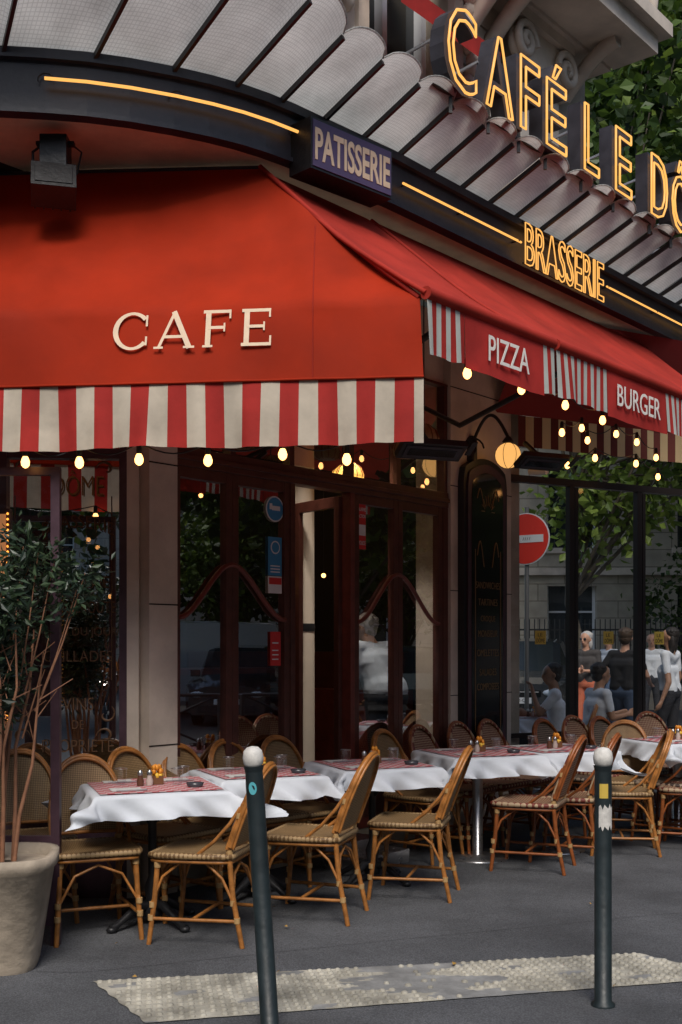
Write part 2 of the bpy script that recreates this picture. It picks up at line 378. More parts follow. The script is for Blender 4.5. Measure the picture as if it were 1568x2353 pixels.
def ogee(x0,xm,x1,zo,zc):
    for a,c in ((x0,xm),(x1,xm)):
        pts=[]
        for i in range(15):
            s=i/14; z=zo+(zc-zo)*(3*s*s-2*s**3); pts.append((a+(c-a)*s,-.012,z))
        b.tube(pts,.018,WOODR,6)
def leaf(x0,x1,zt=2.62):
    b.box(x0,x0+.055,-.02,.04,.16,zt,WOOD); b.box(x1-.055,x1,-.02,.04,.16,zt,WOOD)
    b.box(x0+.055,x1-.055,-.018,.038,zt-.07,zt,WOOD); b.box(x0+.055,x1-.055,-.018,.038,.16,.62,WOODR)
    b.box(x0+.10,x1-.10,-.024,-.018,.24,.54,WOOD)
    g.add([(x0+.05,.01,.6),(x1-.05,.01,.6),(x1-.05,.01,zt-.06),(x0+.05,.01,zt-.06)],[(0,1,2,3)],GLD)
leaf(.255,.755); leaf(.757,1.30); leaf(1.99,2.515); leaf(2.517,3.10)
ogee(.30,.756,1.26,1.68,2.03); ogee(2.03,2.516,3.06,1.68,2.05)
b.box(1.301,1.35,-.025,.06,.0,2.62,WOOD); b.box(1.94,1.989,-.025,.06,.0,2.62,WOODR); b.box(3.101,3.17,-.025,.06,0,2.62,WOOD)
b.box(.25,3.17,-.01,.07,0,.16,STONE)
MO=MF@Matrix.Translation((1.93,.06,0))@Matrix.Rotation(math.radians(78),4,'Z')
for (x0,x1,z0,z1) in ((0,.06,.16,2.6),(.5,.56,.16,2.6),(.06,.5,2.52,2.6),(.06,.5,.16,.6)):
    b.box(x0,x1,-.02,.02,z0,z1,WOOD,MF.inverted()@MO)
b.obj('doors',MF,BLD,bevel=.004)
for x0,x1 in ((.27,.74),(.78,1.30),(1.34,1.94),(1.99,2.50),(2.53,3.12)):
    g.add([(x0,.02,2.76),(x1,.02,2.76),(x1,.02,3.6),(x0,.02,3.6)],[(0,1,2,3)],GLD)
g.obj('door_glass',MF,BLD)
b=MB()
for x in (.25,.74,1.30,1.94,2.50,3.12): b.box(x,x+.045,-.02,.05,2.74,3.6,WOOD)
b.box(.25,3.17,-.02,.05,3.6,3.62,WOOD)
b.obj('transom_frames',MF,BLD)
b=MB(); b.box(1.35,1.95,-.55,-.08,0,.09,STEEL); b.box(1.35,1.95,-.30,-.08,.09,.15,STEEL)
for i in range(9):
    for j in range(3): b.box(1.38+i*.062,1.41+i*.062,-.53+j*.07,-.51+j*.07,.09,.094,STEEL)
b.obj('entrance_step',MF,BLD)
b=MB()
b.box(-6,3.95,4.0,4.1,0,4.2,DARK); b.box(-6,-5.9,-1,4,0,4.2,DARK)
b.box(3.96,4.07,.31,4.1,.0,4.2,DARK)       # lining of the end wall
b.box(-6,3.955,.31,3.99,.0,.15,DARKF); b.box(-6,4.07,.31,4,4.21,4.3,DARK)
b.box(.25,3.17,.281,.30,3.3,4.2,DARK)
b.box(.2,3.4,2.2,2.7,.15,1.25,WOOD); b.box(.15,3.45,2.15,2.75,1.25,1.3,WOODR)
b.box(3.55,3.93,.9,3.8,.15,1.1,WOODR); b.box(3.80,3.94,.9,3.8,1.1,1.45,WOOD)   # banquette
for i in range(3):
    b.box(.2,3.4,3.6,3.95,1.5+.45*i,1.53+.45*i,WOODR)
    for k in range(26):
        x=.3+k*.118; h=random.uniform(.2,.32)
        b.lathe([(.03,0),(.03,h*.6),(.012,h*.75),(.012,h)],(x,3.75,1.53+.45*i),random.choice([mat('bottle_green',(.02,.08,.03),.15),mat('bottle_amber',(.25,.10,.02),.15),mat('bottle_clear',(.3,.3,.3),.1)]),8)
CX,CY=2.20,.70
b.lathe([(.13,0),(.13,.3),(.108,.34),(.10,4.1),(.13,4.2)],(CX,CY,.0),mat('interior_column',(.60,.52,.43),.5,var=.1,vs=4),20)
b.lathe([(.109,1.62),(.113,1.65),(.109,1.68)],(CX,CY,.0),BLACK,20)
b.obj('interior',MF,BLD)
b=MB()
for t,y in ((.5,1.0),(3.2,1.2),(-1.5,2.6),(1.2,2.9),(1.75,.75)): b.ell((t,y,3.80),.09,ROOML,14); b.tube([(t,y,3.85),(t,y,4.2)],.006,BLACK,5)  # globes added above the view line to brighten the room
b.obj('added_fill_globes',MF,BLD)
# fill spots with fixtures, added inside the doors to brighten waiter and column
def spot(name,t,y,z,target,watts,size=50):
    p=W(t,y,z); tg=W(*target)
    l=bpy.data.lights.new(name,'SPOT'); l.energy=watts; l.spot_size=math.radians(size); l.spot_blend=.8; l.shadow_soft_size=.05; l.color=(1,.90,.78)
    E=MB(); dr=(tg-p).normalized(); Rm=dr.to_track_quat('Z','Y').to_matrix()
    E.lathe([(.025,-.12),(.04,-.10),(.05,-.012)],p,BLACK,14,M=Rm); E.tube([p-dr*.1,(p.x,p.y,4.2)],.008,BLACK,6)
    f=E.obj(name); o=bpy.data.objects.new('lamp',l); COL.objects.link(o); o.parent=f
    o.matrix_local=Matrix.Translation(p+dr*.01)@(-dr).to_track_quat('Z','Y').to_matrix().to_4x4()
spot('added_fill_spot',2.10,.14,3.45,(2.72,.30,1.35),130,48)
spot('added_fill_spot',1.62,.20,3.45,(CX,CY,1.7),60,50)
b=MB()
BLU=mat('sticker_blue',(.04,.25,.50),.5); STW=mat('sticker_white',(.72,.74,.76),.5); STR=mat('sticker_red',(.60,.03,.03),.5)
def disc(mb,x,z,r,m,y,sx=1): mb.add([(x+r*sx*math.cos(a*math.pi/12),y,z+r*math.sin(a*math.pi/12)) for a in range(24)],[tuple(range(24))],m)
xc=1.17
disc(b,xc,2.43,.088,STW,-.002); disc(b,xc,2.43,.078,BLU,-.004)
b.box(xc-.03,xc+.045,-.008,-.005,2.42,2.45,STW); b.box(xc-.055,xc-.031,-.008,-.005,2.425,2.465,STW)
b.box(xc-.065,xc+.065,-.004,0,1.98,2.24,BLU); disc(b,xc,2.17,.045,STW,-.006); disc(b,xc,2.17,.036,BLU,-.008)
b.box(xc-.065,xc+.065,-.0045,0,1.86,1.975,STW); b.box(xc-.06,xc+.06,-.007,-.005,1.92,1.965,STR)
b.box(xc-.045,xc+.055,-.004,0,1.37,1.60,STR)
for z in (2.04,2.02,2.0): b.box(xc-.045,xc+.045,-.0065,-.0045,z,z+.008,STW)
for z in (1.52,1.47,1.44,1.41): b.box(xc-.03,xc+.03,-.0065,-.0045,z,z+.008,STW)
xs=2.09
b.box(xs-.05,xs+.05,-.004,0,2.22,2.56,STR); b.box(xs-.045,xs+.045,-.007,-.004,2.32,2.40,STW)
put_text('','POLICE',Matrix.Translation((0,-.008,0)),xs-.042,2.25,.084,.03,STW,.001,mb=b)
put_text('','ALARME',Matrix.Translation((0,-.008,0)),xs-.042,2.50,.084,.025,STW,.001,mb=b)
put_text('','ACTION',Matrix.Translation((0,-.008,0)),xs-.042,2.45,.084,.025,STW,.001,mb=b)
b.obj('door_stickers',MF,BLD)
b=MB()
def arch(x0,x1,z0,z1,y0,y1,m,h=.22):
    xm=(x0+x1)/2; w=(x1-x0)/2; P=[(x0,z0),(x1,z0),(x1,z1-h)]
    for i in range(1,12):
        s=i/12; P.append((x1-w*(s*.25 if s<.35 else .0875+.9125*(s-.35)/.65), z1-h+h*(math.sin(s*math.pi/2)**.8)))
    P.append((xm,z1+.0)); P+= [(2*xm-x,z) for x,z in reversed(P[3:-1])]; P.append((x0,z1-h))
    k=len(P); b.add([(x,y0,z) for x,z in P]+[(x,y1,z) for x,z in P],[tuple(range(k))]+[(i,i+k,(i+1)%k+k,(i+1)%k) for i in range(k)],m)
arch(3.27,3.92,.45,3.06,-.11,-.05,BLACK); arch(3.31,3.88,.52,3.01,-.125,-.11,WOODP,.2); arch(3.36,3.83,.58,2.94,-.128,-.125,GLDARK,.2)
GOLDM=pbr('gold_leaf_menu',(.26,.15,.05),.55)
for s_,z in (('SANDWICHES',1.98),('TARTINES',1.84),('CROQUE',1.70),('MONSIEUR',1.58),('OMELETTES',1.42),('SALADES',1.26),('COMPOSEES',1.14)):
    put_text('',s_,Matrix.Translation((0,-.131,0)),3.595-.018*len(s_),z,.036*len(s_),.055,GOLDM,.001,mb=b,offset=-.012)
for fx in (-1,1):
    for zz in (2.25,2.72): 
        pts=[(3.595+fx*(.16-.1*(i/16)),-.132,zz+.12*math.sin(i/16*4)*(1 if zz<2.5 else .7)) for i in range(17)]
        b.tube(pts,.004,GOLDM,5)
    b.tube([(3.595+fx*.19,-.132,z) for z in (.8,2.3)],.003,GOLDM,5)
for k in range(9):
    a=math.pi*k/8; b.tube([(3.595+.05*math.cos(a),-.132,2.62+.05*math.sin(a)),(3.595+.10*math.cos(a),-.132,2.62+.14*math.sin(a))],.003,GOLDM,4)
b.obj('menu_panel',MF,BLD)
b=MB()
Zb,Zt=4.53,10.5
wins=[(-1.6,-.6),(.55,1.55),(2.1,3.2)]
xs_=[-8]+[k for w in wins for k in w]+[5.2]
for i in range(0,len(xs_),2): b.box(xs_[i],xs_[i+1],0,.4,Zb,Zt,STONE)
for a,c in wins:
    b.box(a,c,0,.4,Zb,5.05,STONE); b.box(a,c,0,.4,7.6,Zt,STONE); b.box(a,c,.3,.32,5.05,7.6,GLDARK)
    for x in (a,c-.06,(a+c)/2-.03): b.box(x,x+.06,.22,.3,5.05,7.6,STW)
    b.box(a-.12,a,-.07,0,5.0,7.6,STONEP); b.box(c,c+.12,-.07,0,5.0,7.6,STONEP)
for k in range(6):
    z=5.05+k*.42; b.box(1.70,1.98,-.03,0,z,z+.40,STONEP); b.box(3.32,3.9,-.03,0,z,z+.40,STONEP)
b.box(-8,5.25,-.10,-.001,4.6,4.8,STONEP); b.box(-8,5.25,-.16,-.001,4.9,4.98,STONEP)
b.box(4.0,4.75,-.14,0,4.98,6.45,STONEP); b.box(3.95,4.8,-.2,0,6.45,6.52,STONEP); b.box(3.92,4.83,-.26,0,6.86,6.95,STONEP)
for fx in (4.02,4.73):
    pts=[(fx+.17*(1-i/34)*math.cos(i*.36)*(1 if fx<4.4 else -1),-.24,6.68+.17*(1-i/34)*math.sin(i*.36)) for i in range(32)]
    b.tube(pts,.035,STONEP,8)
    b.ell((fx,-.17,6.68),(.15,.07,.15),STONEP)
b.box(4.05,4.7,-.2,0,6.52,6.86,STONEP)
for x in (3.42,3.74,5.0):
    pts=[(x,-.05-.55*(i/10),6.60+.36*math.sin(i/10*1.5)) for i in range(11)]; b.tube(pts,.07,STONEP,8)
b.box(-8,5.45,-.30,0,6.95,7.04,STONEP); b.box(3.2,5.5,-.75,-.30,6.98,7.14,STONEP); b.box(3.1,5.6,-.85,-.301,7.141,7.26,STONEP)
for i in range(14): b.lathe([(.04,0),(.07,.2),(.03,.45),(.06,.7)],(3.25+i*.17,-.7,7.26),STONEP,8)
b.box(3.1,5.6,-.8,-.6,7.96,8.1,STONEP)
for x in (1.83,3.36):
    for i in range(9): b.ell((x+.03*math.sin(i*1.3),-.10-.02*math.cos(i),6.9-i*.10),(.09*(1-i*.05),.07,.07),STONEP,10)
b.box(-8,5.2,0,9,10.5,10.7,STONE)
b.obj('upper_storeys',MF,BLD)
for x0,x1 in ((2.0,3.3),(.45,1.65)):
    b=MB(); b.grid(lambda u,v:(x0+(x1-x0)*u,-.02-.42*v,6.62-.40*v-(0)),8,4,RED2); b.grid(lambda u,v:(x0+(x1-x0)*u,-.44,6.22-.16*v),8,2,STRR)
    b.obj('window_awning',MF)
# ================================================================ marquise
FP=[(-3.4,5.86),(-2.6,5.74),(-2.15,5.715),(-1.725,5.72),(-1.50,5.745),(-1.298,5.78),(-1.09,5.84),(-.875,5.925),(-.70,6.01),(-.55,6.10),(-.41,6.205),(-.277,6.325)]
for i in range(1,3): FP.append((-.277+.586*i/2,6.325+.595*i/2))
L=5.3
FP+= [(.309+.649*L,6.92+.761*L)]
MQ=empty('glass_marquise')
b=MB()
def strip(pts,y0,y1,z0,z1,m):
    P=[Vector(p) for p in pts]; out=[]
    for i,p in enumerate(P):
        t=(P[min(i+1,len(P)-1)]-P[max(i-1,0)]).normalized(); nrm=Vector((t.y,-t.x)); out.append((p,nrm))
    for i in range(len(P)-1):
        (p,n1),(q,n2)=out[i],out[i+1]
        vs=[(*(p+n1*y0),z0),(*(q+n2*y0),z0),(*(q+n2*y1),z0),(*(p+n1*y1),z0),(*(p+n1*y0),z1),(*(q+n2*y0),z1),(*(q+n2*y1),z1),(*(p+n1*y1),z1)]
        b.add(vs,[(0,1,2,3),(7,6,5,4),(4,5,1,0),(6,7,3,2),(5,6,2,1),(7,4,0,3)],m)
strip(FP,0,-.06,4.20,4.50,BLACKP); strip(FP,.035,.001,4.47,4.52,BLACKP); strip(FP,.02,.001,4.20,4.225,BLACKP)
b.obj('fascia',None,MQ)
b=MB()
for zz,mm_ in ((4.24,SOFF),(4.46,BLACKP)):
    poly=[(p[0],p[1],zz) for p in FP]+[tuple(W(6.4,.0,zz)),tuple(W(0,.02,zz)),(-3.4,6.62,zz)]
    b.add(poly,[tuple(range(len(poly)))],mm_)
b.obj('soffit',None,MQ)
bars=[]
def outd(a): a=math.radians(a); return Vector((math.sin(a),-math.cos(a)))
for (x,y,a) in ((-2.9,5.76,0),(-2.45,5.70,8),(-2.05,5.69,18),(-1.70,5.70,28),(-1.256,5.77,38),(-.875,5.90,44),(-.57,6.07,48)): bars.append((Vector((x,y)),outd(a),.62 if x<-1 else .56))
base=Vector((-.345,6.26)); dd=Vector((.649,.761))
for i in range(19): bars.append((base+dd*.335*i,outd(49.6),.47))
bb=MB(); gg=MB()
def outer(p,dr,a): q=p+dr*a; return Vector((q.x,q.y,4.50+.46*a))
for i,(p,dr,a) in enumerate(bars):
    q=outer(p,dr,a); bb.bar((p.x,p.y,4.50),(q.x,q.y,q.z-.01),.020,.030,BLACK)
    if i+1<len(bars):
        p2,dr2,a2=bars[i+1]; q2=outer(p2,dr2,a2)
        A=Vector((p.x,p.y,4.515)); B=Vector((p2.x,p2.y,4.515))
        tl=random.uniform(-.014,.014)
        def gf(u,v):
            lo=A.lerp(B,u); hi=q.lerp(q2,u); dv=(hi-lo)
            ext=1+.16*math.sqrt(max(0,1-(2*u-1)**2)); r_=lo+dv*v*ext; r_.z+=.012+.018*math.sin(math.pi*u)*v+tl*u*v; return r_
        gg.grid(gf,10,5,GLMQ)
        gg.tube([gf(k/10,1) for k in range(11)],.005,GLMQ,5)
bb.obj('glazing_bars',None,MQ); gg.obj('glass_panels',None,MQ)
nt=GLMQ.node_tree;N=nt.nodes;Lk=nt.links
uv=N.new('ShaderNodeTexCoord'); sep=N.new('ShaderNodeSeparateXYZ'); Lk.new(uv.outputs['UV'],sep.inputs[0])
outs=[]
for ax in ('X','Y'):
    mu=N.new('ShaderNodeMath');mu.operation='MULTIPLY';mu.inputs[1].default_value=22 if ax=='X' else 30;Lk.new(sep.outputs[ax],mu.inputs[0])
    fr=N.new('ShaderNodeMath');fr.operation='FRACT';Lk.new(mu.outputs[0],fr.inputs[0])
    gt=N.new('ShaderNodeMath');gt.operation='GREATER_THAN';gt.inputs[1].default_value=.22;Lk.new(fr.outputs[0],gt.inputs[0]); outs.append(gt)
mm=N.new('ShaderNodeMath');mm.operation='MINIMUM';Lk.new(outs[0].outputs[0],mm.inputs[0]);Lk.new(outs[1].outputs[0],mm.inputs[1])
mr=N.new('ShaderNodeMapRange');mr.inputs['To Min'].default_value=.8;mr.inputs['To Max'].default_value=1;Lk.new(mm.outputs[0],mr.inputs[0])
pb=N['Principled BSDF'];src=pb.inputs['Base Color'].links[0].from_socket
mx=N.new('ShaderNodeMixRGB');mx.blend_type='MULTIPLY';mx.inputs[0].default_value=1;Lk.new(src,mx.inputs[1]);Lk.new(mr.outputs[0],mx.inputs[2])
Lk.new(mx.outputs[0],pb.inputs['Base Color'])
for n_ in N:
    if n_.type=='BSDF_TRANSLUCENT': Lk.new(mx.outputs[0],n_.inputs['Color'])
b=MB()
def offs(pts,o,z):
    P=[Vector(p) for p in pts];r=[]
    for i,p in enumerate(P):
        t=(P[min(i+1,len(P)-1)]-P[max(i-1,0)]).normalized(); r.append((p.x+t.y*o,p.y-t.x*o,z))
    return r
MFX=frame(.309,6.92,.649,.761)
b.tube(offs(FP[4:12],.06,4.355),.0085,NEON,8)
b.tube([MFX@Vector((.05,-.05,4.335)),MFX@Vector((1.42,-.05,4.345))],.0075,NEON,8); b.tube([MFX@Vector((2.70,-.05,4.345)),MFX@Vector((5.1,-.05,4.345))],.0075,NEON,8)
for t in (.1,.7,1.38,2.72,3.6,4.5): b.tube([MFX@Vector((t,.01,4.345)),MFX@Vector((t,-.06,4.345))],.006,BLACK,6)
for P_ in (offs(FP[4:12],.05,4.355)[0],offs(FP[4:12],.05,4.355)[3],offs(FP[4:12],.05,4.355)[-1]): 
    b.tube([Vector(P_)+Vector((.04*math.cos(a*.5),.02,.03*math.sin(a*.5)+.01)) for a in range(8)],.004,BLACK,6)
b.obj('neon_tube_line')
b=MB(); neon_text(b,'BRASSERIE',MFX@Matrix.Translation((0,-.06,0)),1.46,4.20,1.17,.30,.0052,NEON,offset=-.022)
b.tube([MFX@Vector((x,-.045,4.21)) for x in (1.45,2.65)],.006,BLACK,6); b.tube([MFX@Vector((x,-.045,4.50)) for x in (1.45,2.65)],.006,BLACK,6)
b.obj('brasserie_neon_sign')
P0=Vector((.12,6.75))+outd(49.6)*.47
MC=frame(P0.x,P0.y,.649,.761)
b=MB()
lets=[('C',.14,.31),('A',.54,.32),('F',.93,.25),('É',1.25,.28),('L',1.76,.23),('E',2.22,.27),('D',2.80,.30),('Ô',3.17,.34),('M',3.68,.40),('E',4.20,.27)]
for ch,x,w in lets:
    z0=4.77; h=.47
    if ch in 'ÉÔ': h=.57
    if ch=='C': z0=4.75;h=.50
    v_,f_,e_=text_geo(ch,True,1,.0); gq=fit(v_,x,z0,w,h)
    T=MC@TXT
    b.add([T@Vector((*gq(p),p[2]*.05-.02)) for p in v_],f_,BLACKP)
    neon_text(b,ch,MC@Matrix.Translation((0,-.055,0)),x+.015,z0+.008,w-.025,h-.016,.0085,NEON,offset=-.012)
    b.bar(MC@Vector((x+w*.5,.03,z0-.10)),MC@Vector((x+w*.5,.03,z0+.1)),.02,.02,BLACK)
    b.bar(MC@Vector((x+w*.3,.06,z0+h*.7)),MC@Vector((x+w*.3-.1,.75,z0+h*.4)),.015,.015,STEEL)
b.bar(MC@Vector((.1,.03,4.76)),MC@Vector((5.0,.03,4.76)),.03,.025,BLACK)
b.obj('cafe_name_neon_sign')
MP=frame(-.165,6.2,.725,.69)
b=MB(); b.box(0,.64,0,.18,4.125,4.41,BLACK); b.box(.012,.628,-.006,0,4.14,4.395,PURP)
put_text('','PATISSERIE',Matrix.Translation((0,-.008,0)),.025,4.175,.59,.18,CREAM,.003,mb=b,offset=.022)
b.obj('patisserie_sign',MP,bevel=.004)
# ================================================================ cafe awning (front)
AW=empty('cafe_awning')
zc=3.16
Rp=[Vector((-.454,6.38,4.20)),Vector((.375,5.40,zc)),Vector((.39,5.34,2.773))]
Lp=[Vector((-3.6,6.56,4.20)),Vector((-3.6,5.86,zc)),Vector((-3.6,5.77,2.773))]
def cafeP(u,v):
    def ev(P):
        if v<.72:
            s=v/.72; p=P[0].lerp(P[1],s); p=p+Vector((0,.03,-.02))*math.sin(math.pi*s); return p
        return P[1].lerp(P[2],(v-.72)/.28)
    p=ev(Lp).lerp(ev(Rp),u)
    e=math.sin(v*3.1)
    p.y+=.022*math.sin(u*17+v*3)*e+.008*math.sin(u*60+3*v)*v*v*(1 if v<.75 else .4)+.03*math.sin(v*11+u*40)*max(0,(u-.84))/.16*e+.006*math.sin(u*95+v*22)*e*(1-v*.6)+.008*math.sin(u*38-v*9)*e
    return p
b=MB(); b.grid(cafeP,170,40,RED)
b.add([Rp[0],Rp[1],Rp[2],Vector((.37,5.52,2.80)),Vector((-.42,6.5,4.1))],[(0,1,2,3,4)],RED2)
b.tube([Rp[0]+Vector((.0,-.01,.0)),Rp[0].lerp(Rp[1],.5)+Vector((0,-.0,-.02)),Rp[1]+Vector((0,-.01,0))],.014,RED2,8)
sp=[]
for k in range(13):
    v=.33+.67*k/12; lo,hi=0,1
    for _ in range(25):
        m_=(lo+hi)/2
        if cafeP(m_,v).x<-.135: lo=m_
        else: hi=m_
    sp.append(cafeP(lo,v)+Vector((0,-.003,.001)))
b.tube(sp,.0022,RED2,4)
b.tube([cafeP(u/60,1)+Vector((0,-.006,0)) for u in range(61)],.007,RED,5)
b.tube([(-3.6,6.58,4.19),(-.45,6.40,4.19)],.03,BLACKP,8)
b.obj('canopy',None,AW)
def valance(mb,x0,x1,y,z0,z1,cols,period,wave=.012,ph=0,edge=.0):
    n=max(1,round((x1-x0)/period)); sub=6
    def f(u,v):
        x=x0+(x1-x0)*u; return (x+.004*math.sin(x*11)*v, y+wave*v*math.sin(x*9+ph)+.6*wave*v*math.sin(x*23+ph)+.3*wave*v*math.sin(x*51)-.01*v, z1+(z0-z1)*v+edge*math.sin(x*30)*v+.006*math.sin(x*5.3)*v)
    mb.grid(f,n*sub,6,cols[0],True,mf=lambda i,j:cols[(i//sub)%2])
vv=Vector((.39+3.6,5.34-5.77)); MV=frame(-3.6,5.77,vv.x,vv.y)
b=MB(); Lv=vv.length
valance(b,Lv-44*.0925,Lv-.045,-.0,2.459,2.773,(STRW,STRR),.0925,wave=.022)
b.grid(lambda u,v:(Lv-.045+.045*u,-.01*v,2.773-.314*v),2,4,STRW)
b.obj('valance',MV,AW)
b=MB()
dp=[0]
def yoff(z): return -.014+ (z-2.773)*.21
def stroke(p0,p1,w):
    dp[0]+=.0004
    a=Vector(p0);c=Vector(p1);d_=(c-a).normalized();n_=Vector((-d_.y,d_.x))*w/2
    P=[a-n_,c-n_,c+n_,a+n_]; b.add([(p.x,yoff(p.y)-dp[0]-.006,p.y) for p in P],[(0,1,2,3)],CREAM)
def arcs(cx,cz,rx,rz,a0,a1,w,n=26):
    dp[0]+=.0004; vs=[]
    for i in range(n+1):
        a=math.radians(a0+(a1-a0)*i/n); wx=w*(.65+.35*abs(math.cos(a)))
        vs+=[(cx+(rx)*math.cos(a),cz+rz*math.sin(a)),(cx+(rx-wx)*math.cos(a),cz+(rz-wx*.8)*math.sin(a))]
    b.add([(x,yoff(z)-dp[0]-.006,z) for x,z in vs],[(2*i,2*i+1,2*i+3,2*i+2) for i in range(n)],CREAM)
ox=3.6+.035; H=.19; w=.026
z0=2.945; c0=ox-1.14
arcs(c0+.097,z0+.095,.097,.098,42,318,w); stroke((c0+.168,z0+.118),(c0+.168,z0+.175),.010); stroke((c0+.168,z0+.02),(c0+.168,z0+.065),.010)
a0=ox-.92; stroke((a0+.01,z0),(a0+.088,z0+H),.014); stroke((a0+.082,z0+H),(a0+.165,z0),w); stroke((a0+.04,z0+.06),(a0+.135,z0+.06),.015); stroke((a0-.012,z0+.005),(a0+.035,z0+.005),.011); stroke((a0+.135,z0+.005),(a0+.19,z0+.005),.011)
f0=ox-.69; stroke((f0+.025,z0),(f0+.025,z0+H),w); stroke((f0,z0+H-.008),(f0+.135,z0+H-.008),.016); stroke((f0+.025,z0+.10),(f0+.105,z0+.10),.015); stroke((f0,z0+.005),(f0+.05,z0+.005),.011); stroke((f0+.132,z0+H-.045),(f0+.132,z0+H),.009); stroke((f0+.105,z0+.078),(f0+.105,z0+.122),.008)
e_=ox-.50; stroke((e_+.025,z0),(e_+.025,z0+H),w); stroke((e_,z0+H-.008),(e_+.14,z0+H-.008),.016); stroke((e_+.025,z0+.10),(e_+.11,z0+.10),.015); stroke((e_,z0+.008),(e_+.145,z0+.008),.016); stroke((e_+.137,z0+H-.045),(e_+.137,z0+H),.009); stroke((e_+.142,z0),(e_+.142,z0+.05),.009); stroke((e_+.11,z0+.078),(e_+.11,z0+.122),.008)
b.obj('lettering',MV,AW)
# ================================================================ side awnings
def side_awning(name,x0f,x1f,x0t,x1t,secs,texts):
    A=empty(name); b=MB()
    yf,zf,yt,zt=-2.152,3.17,-.87,4.16
    def f(u,v):
        xf=x0f+(x1f-x0f)*u; xt=x0t+(x1t-x0t)*u; x=xt+(xf-xt)*v
        return (x,yt+(yf-yt)*v,zt+(zf-zt)*v-.05*math.sin(math.pi*v)+(.012*math.sin(x*7+v*4)+.006*math.sin(x*19-v*6))*math.sin(v*3.1))
    b.grid(f,max(16,int((x1f-x0f)*26)),14,RED2)
    b.tube([(x0f,yf,zf),(x1f,yf,zf)],.032,RED2,10)
    b.tube([f(0,v/8) for v in range(9)],.013,RED2,6)
    b.obj('canopy',MF,A)
    b=MB()
    for a,c,k in secs:
        if k=='s': valance(b,a,c,yf-.005,2.88,3.16,(STRG,STRR),.0405,wave=.010,edge=.005)
        else: valance(b,a,c,yf-.006,2.865,3.16,(STRR,STRR),.1,wave=.004)
    b.obj('valance',MF,A)
    b=MB()
    for s_,a,c,z,h in texts: put_text('',s_,Matrix.Translation((0,yf-.030,0)),a,z,c-a,h,WHITEL,.002,mb=b,offset=.002)
    if texts: b.obj('lettering',MF,A)
    b=MB()
    b.tube([(x0f+.25,yf+.04,3.1),(x0f+.75,-1.0,2.98),(x0f+1.2,-.2,3.35)],.018,BLACK,8)
    b.obj('folding_arm',MF,A)
    return A
side_awning('side_awning',-.045,1.14,.19,1.10,[(-.045,.268,'s'),(.268,1.023,'r'),(1.023,1.14,'s')],[('PIZZA',.45,.84,2.94,.13)])
side_awning('side_awning',1.165,4.9,1.135,4.9,[(1.165,1.755,'s'),(1.755,2.565,'r'),(2.565,3.3,'s'),(3.3,4.1,'r'),(4.1,4.9,'s')],[('BURGER',1.85,2.44,2.94,.13)])
# terrace
TE=empty('glazed_terrace')
b=MB(); FR=mat('terrace_frame',(.020,.015,.014),.4)
for u in (-.10,.69,1.49,2.33,3.2): b.box(u,u+.055,-.03,.03,0,2.94,FR)
for u in (.75,1.55): b.box(u+.005,u+.04,-.028,.028,0,2.93,FR)
b.box(-.1,3.255,-.035,.035,2.94,3.0,FR); b.box(-.1,3.255,-.03,.03,.0,.12,FR); b.box(-.1,3.255,-.015,.015,.70,.74,FR)
b.box(-.28,-.1,-.05,.05,0,3.5,FR)
b.obj('frame',MG,TE)
b=MB(); b.add([(-.1,0,.1),(3.25,0,.1),(3.25,0,2.94),(-.1,0,2.94)],[(0,1,2,3)],GLT); b.obj('glass',MG,TE)
b=MB()
BRW=mat('stripe_brown',(.12,.022,.014),.8); YEL=mat('stripe_warm_cream',(.70,.50,.26),.8,transl=.4)
b.grid(lambda u,v:(.05+3.2*u,-.12+.01*math.sin(u*40),3.50-.27*v),37*2,3,BRW,True,mf=lambda i,j:(BRW,YEL)[(i//2)%2])
b.grid(lambda u,v:(-.2+3.5*u,-.12-.5*v,3.50+.7*v),10,3,mat('red_underside',(.22,.016,.012),.8))
b.obj('inner_valance',MG,TE)
b=MB()
DOM=mat('door_label_yellow',(.60,.42,.07),.6)
for u in (.32,1.10,1.72):
    b.box(u,u+.12,-.006,-.003,1.52,1.64,DOM)
    put_text('','LE',Matrix.Translation((0,-.007,0)),u+.03,1.59,.05,.03,BLACK,.001,mb=b); put_text('','DÔME',Matrix.Translation((0,-.007,0)),u+.015,1.535,.09,.045,BLACK,.001,mb=b)
b.obj('glass_labels',MG,TE)
# ================================================================ lights & fittings
def string_lights(pts,name='string_lights'):
    b=MB(); wire=[]
    P=[Vector(p) for p in pts]
    for i in range(len(P)-1):
        for k in range(8):
            s=k/8; p=P[i].lerp(P[i+1],s)+Vector((0,0,.08-.05*math.sin(math.pi*s))); wire.append(p)
    wire.append(P[-1]+Vector((0,0,.08)))
    b.tube(wire,.004,BLACK,5)
    for p in P:
        b.lathe([(.010,.08),(.014,.065),(.014,.030),(.011,.026)],p,BLACK,10)
        b.lathe([(.009,.030),(.016,.018),(.022,0),(.020,-.016),(.011,-.027),(.002,-.031)],p,BULB,12)
    return b.obj(name)
def px(x,y,Y): return Vector(((x-784)/2600*Y, Y, 1.5-(y-1485)/2600*Y))
string_lights([(-2.2,5.62,2.41),(-1.556,5.58,2.41),(-1.285,5.56,2.405),(-.992,5.56,2.42),(-.65,5.53,2.41),(-.285,5.53,2.44),(.028,5.50,2.41)])
string_lights([(.63,5.65,2.865),(1.02,6.4,2.955),(1.387,7.0,2.994),(1.71,7.4,2.98),(2.5,8.2,3.0)])
string_lights([(1.62,8.3,3.07),(1.85,8.7,3.18),(1.96,9.0,3.14),(2.2,9.05,3.20),(2.43,9.3,3.18),(2.7,9.7,3.12)])
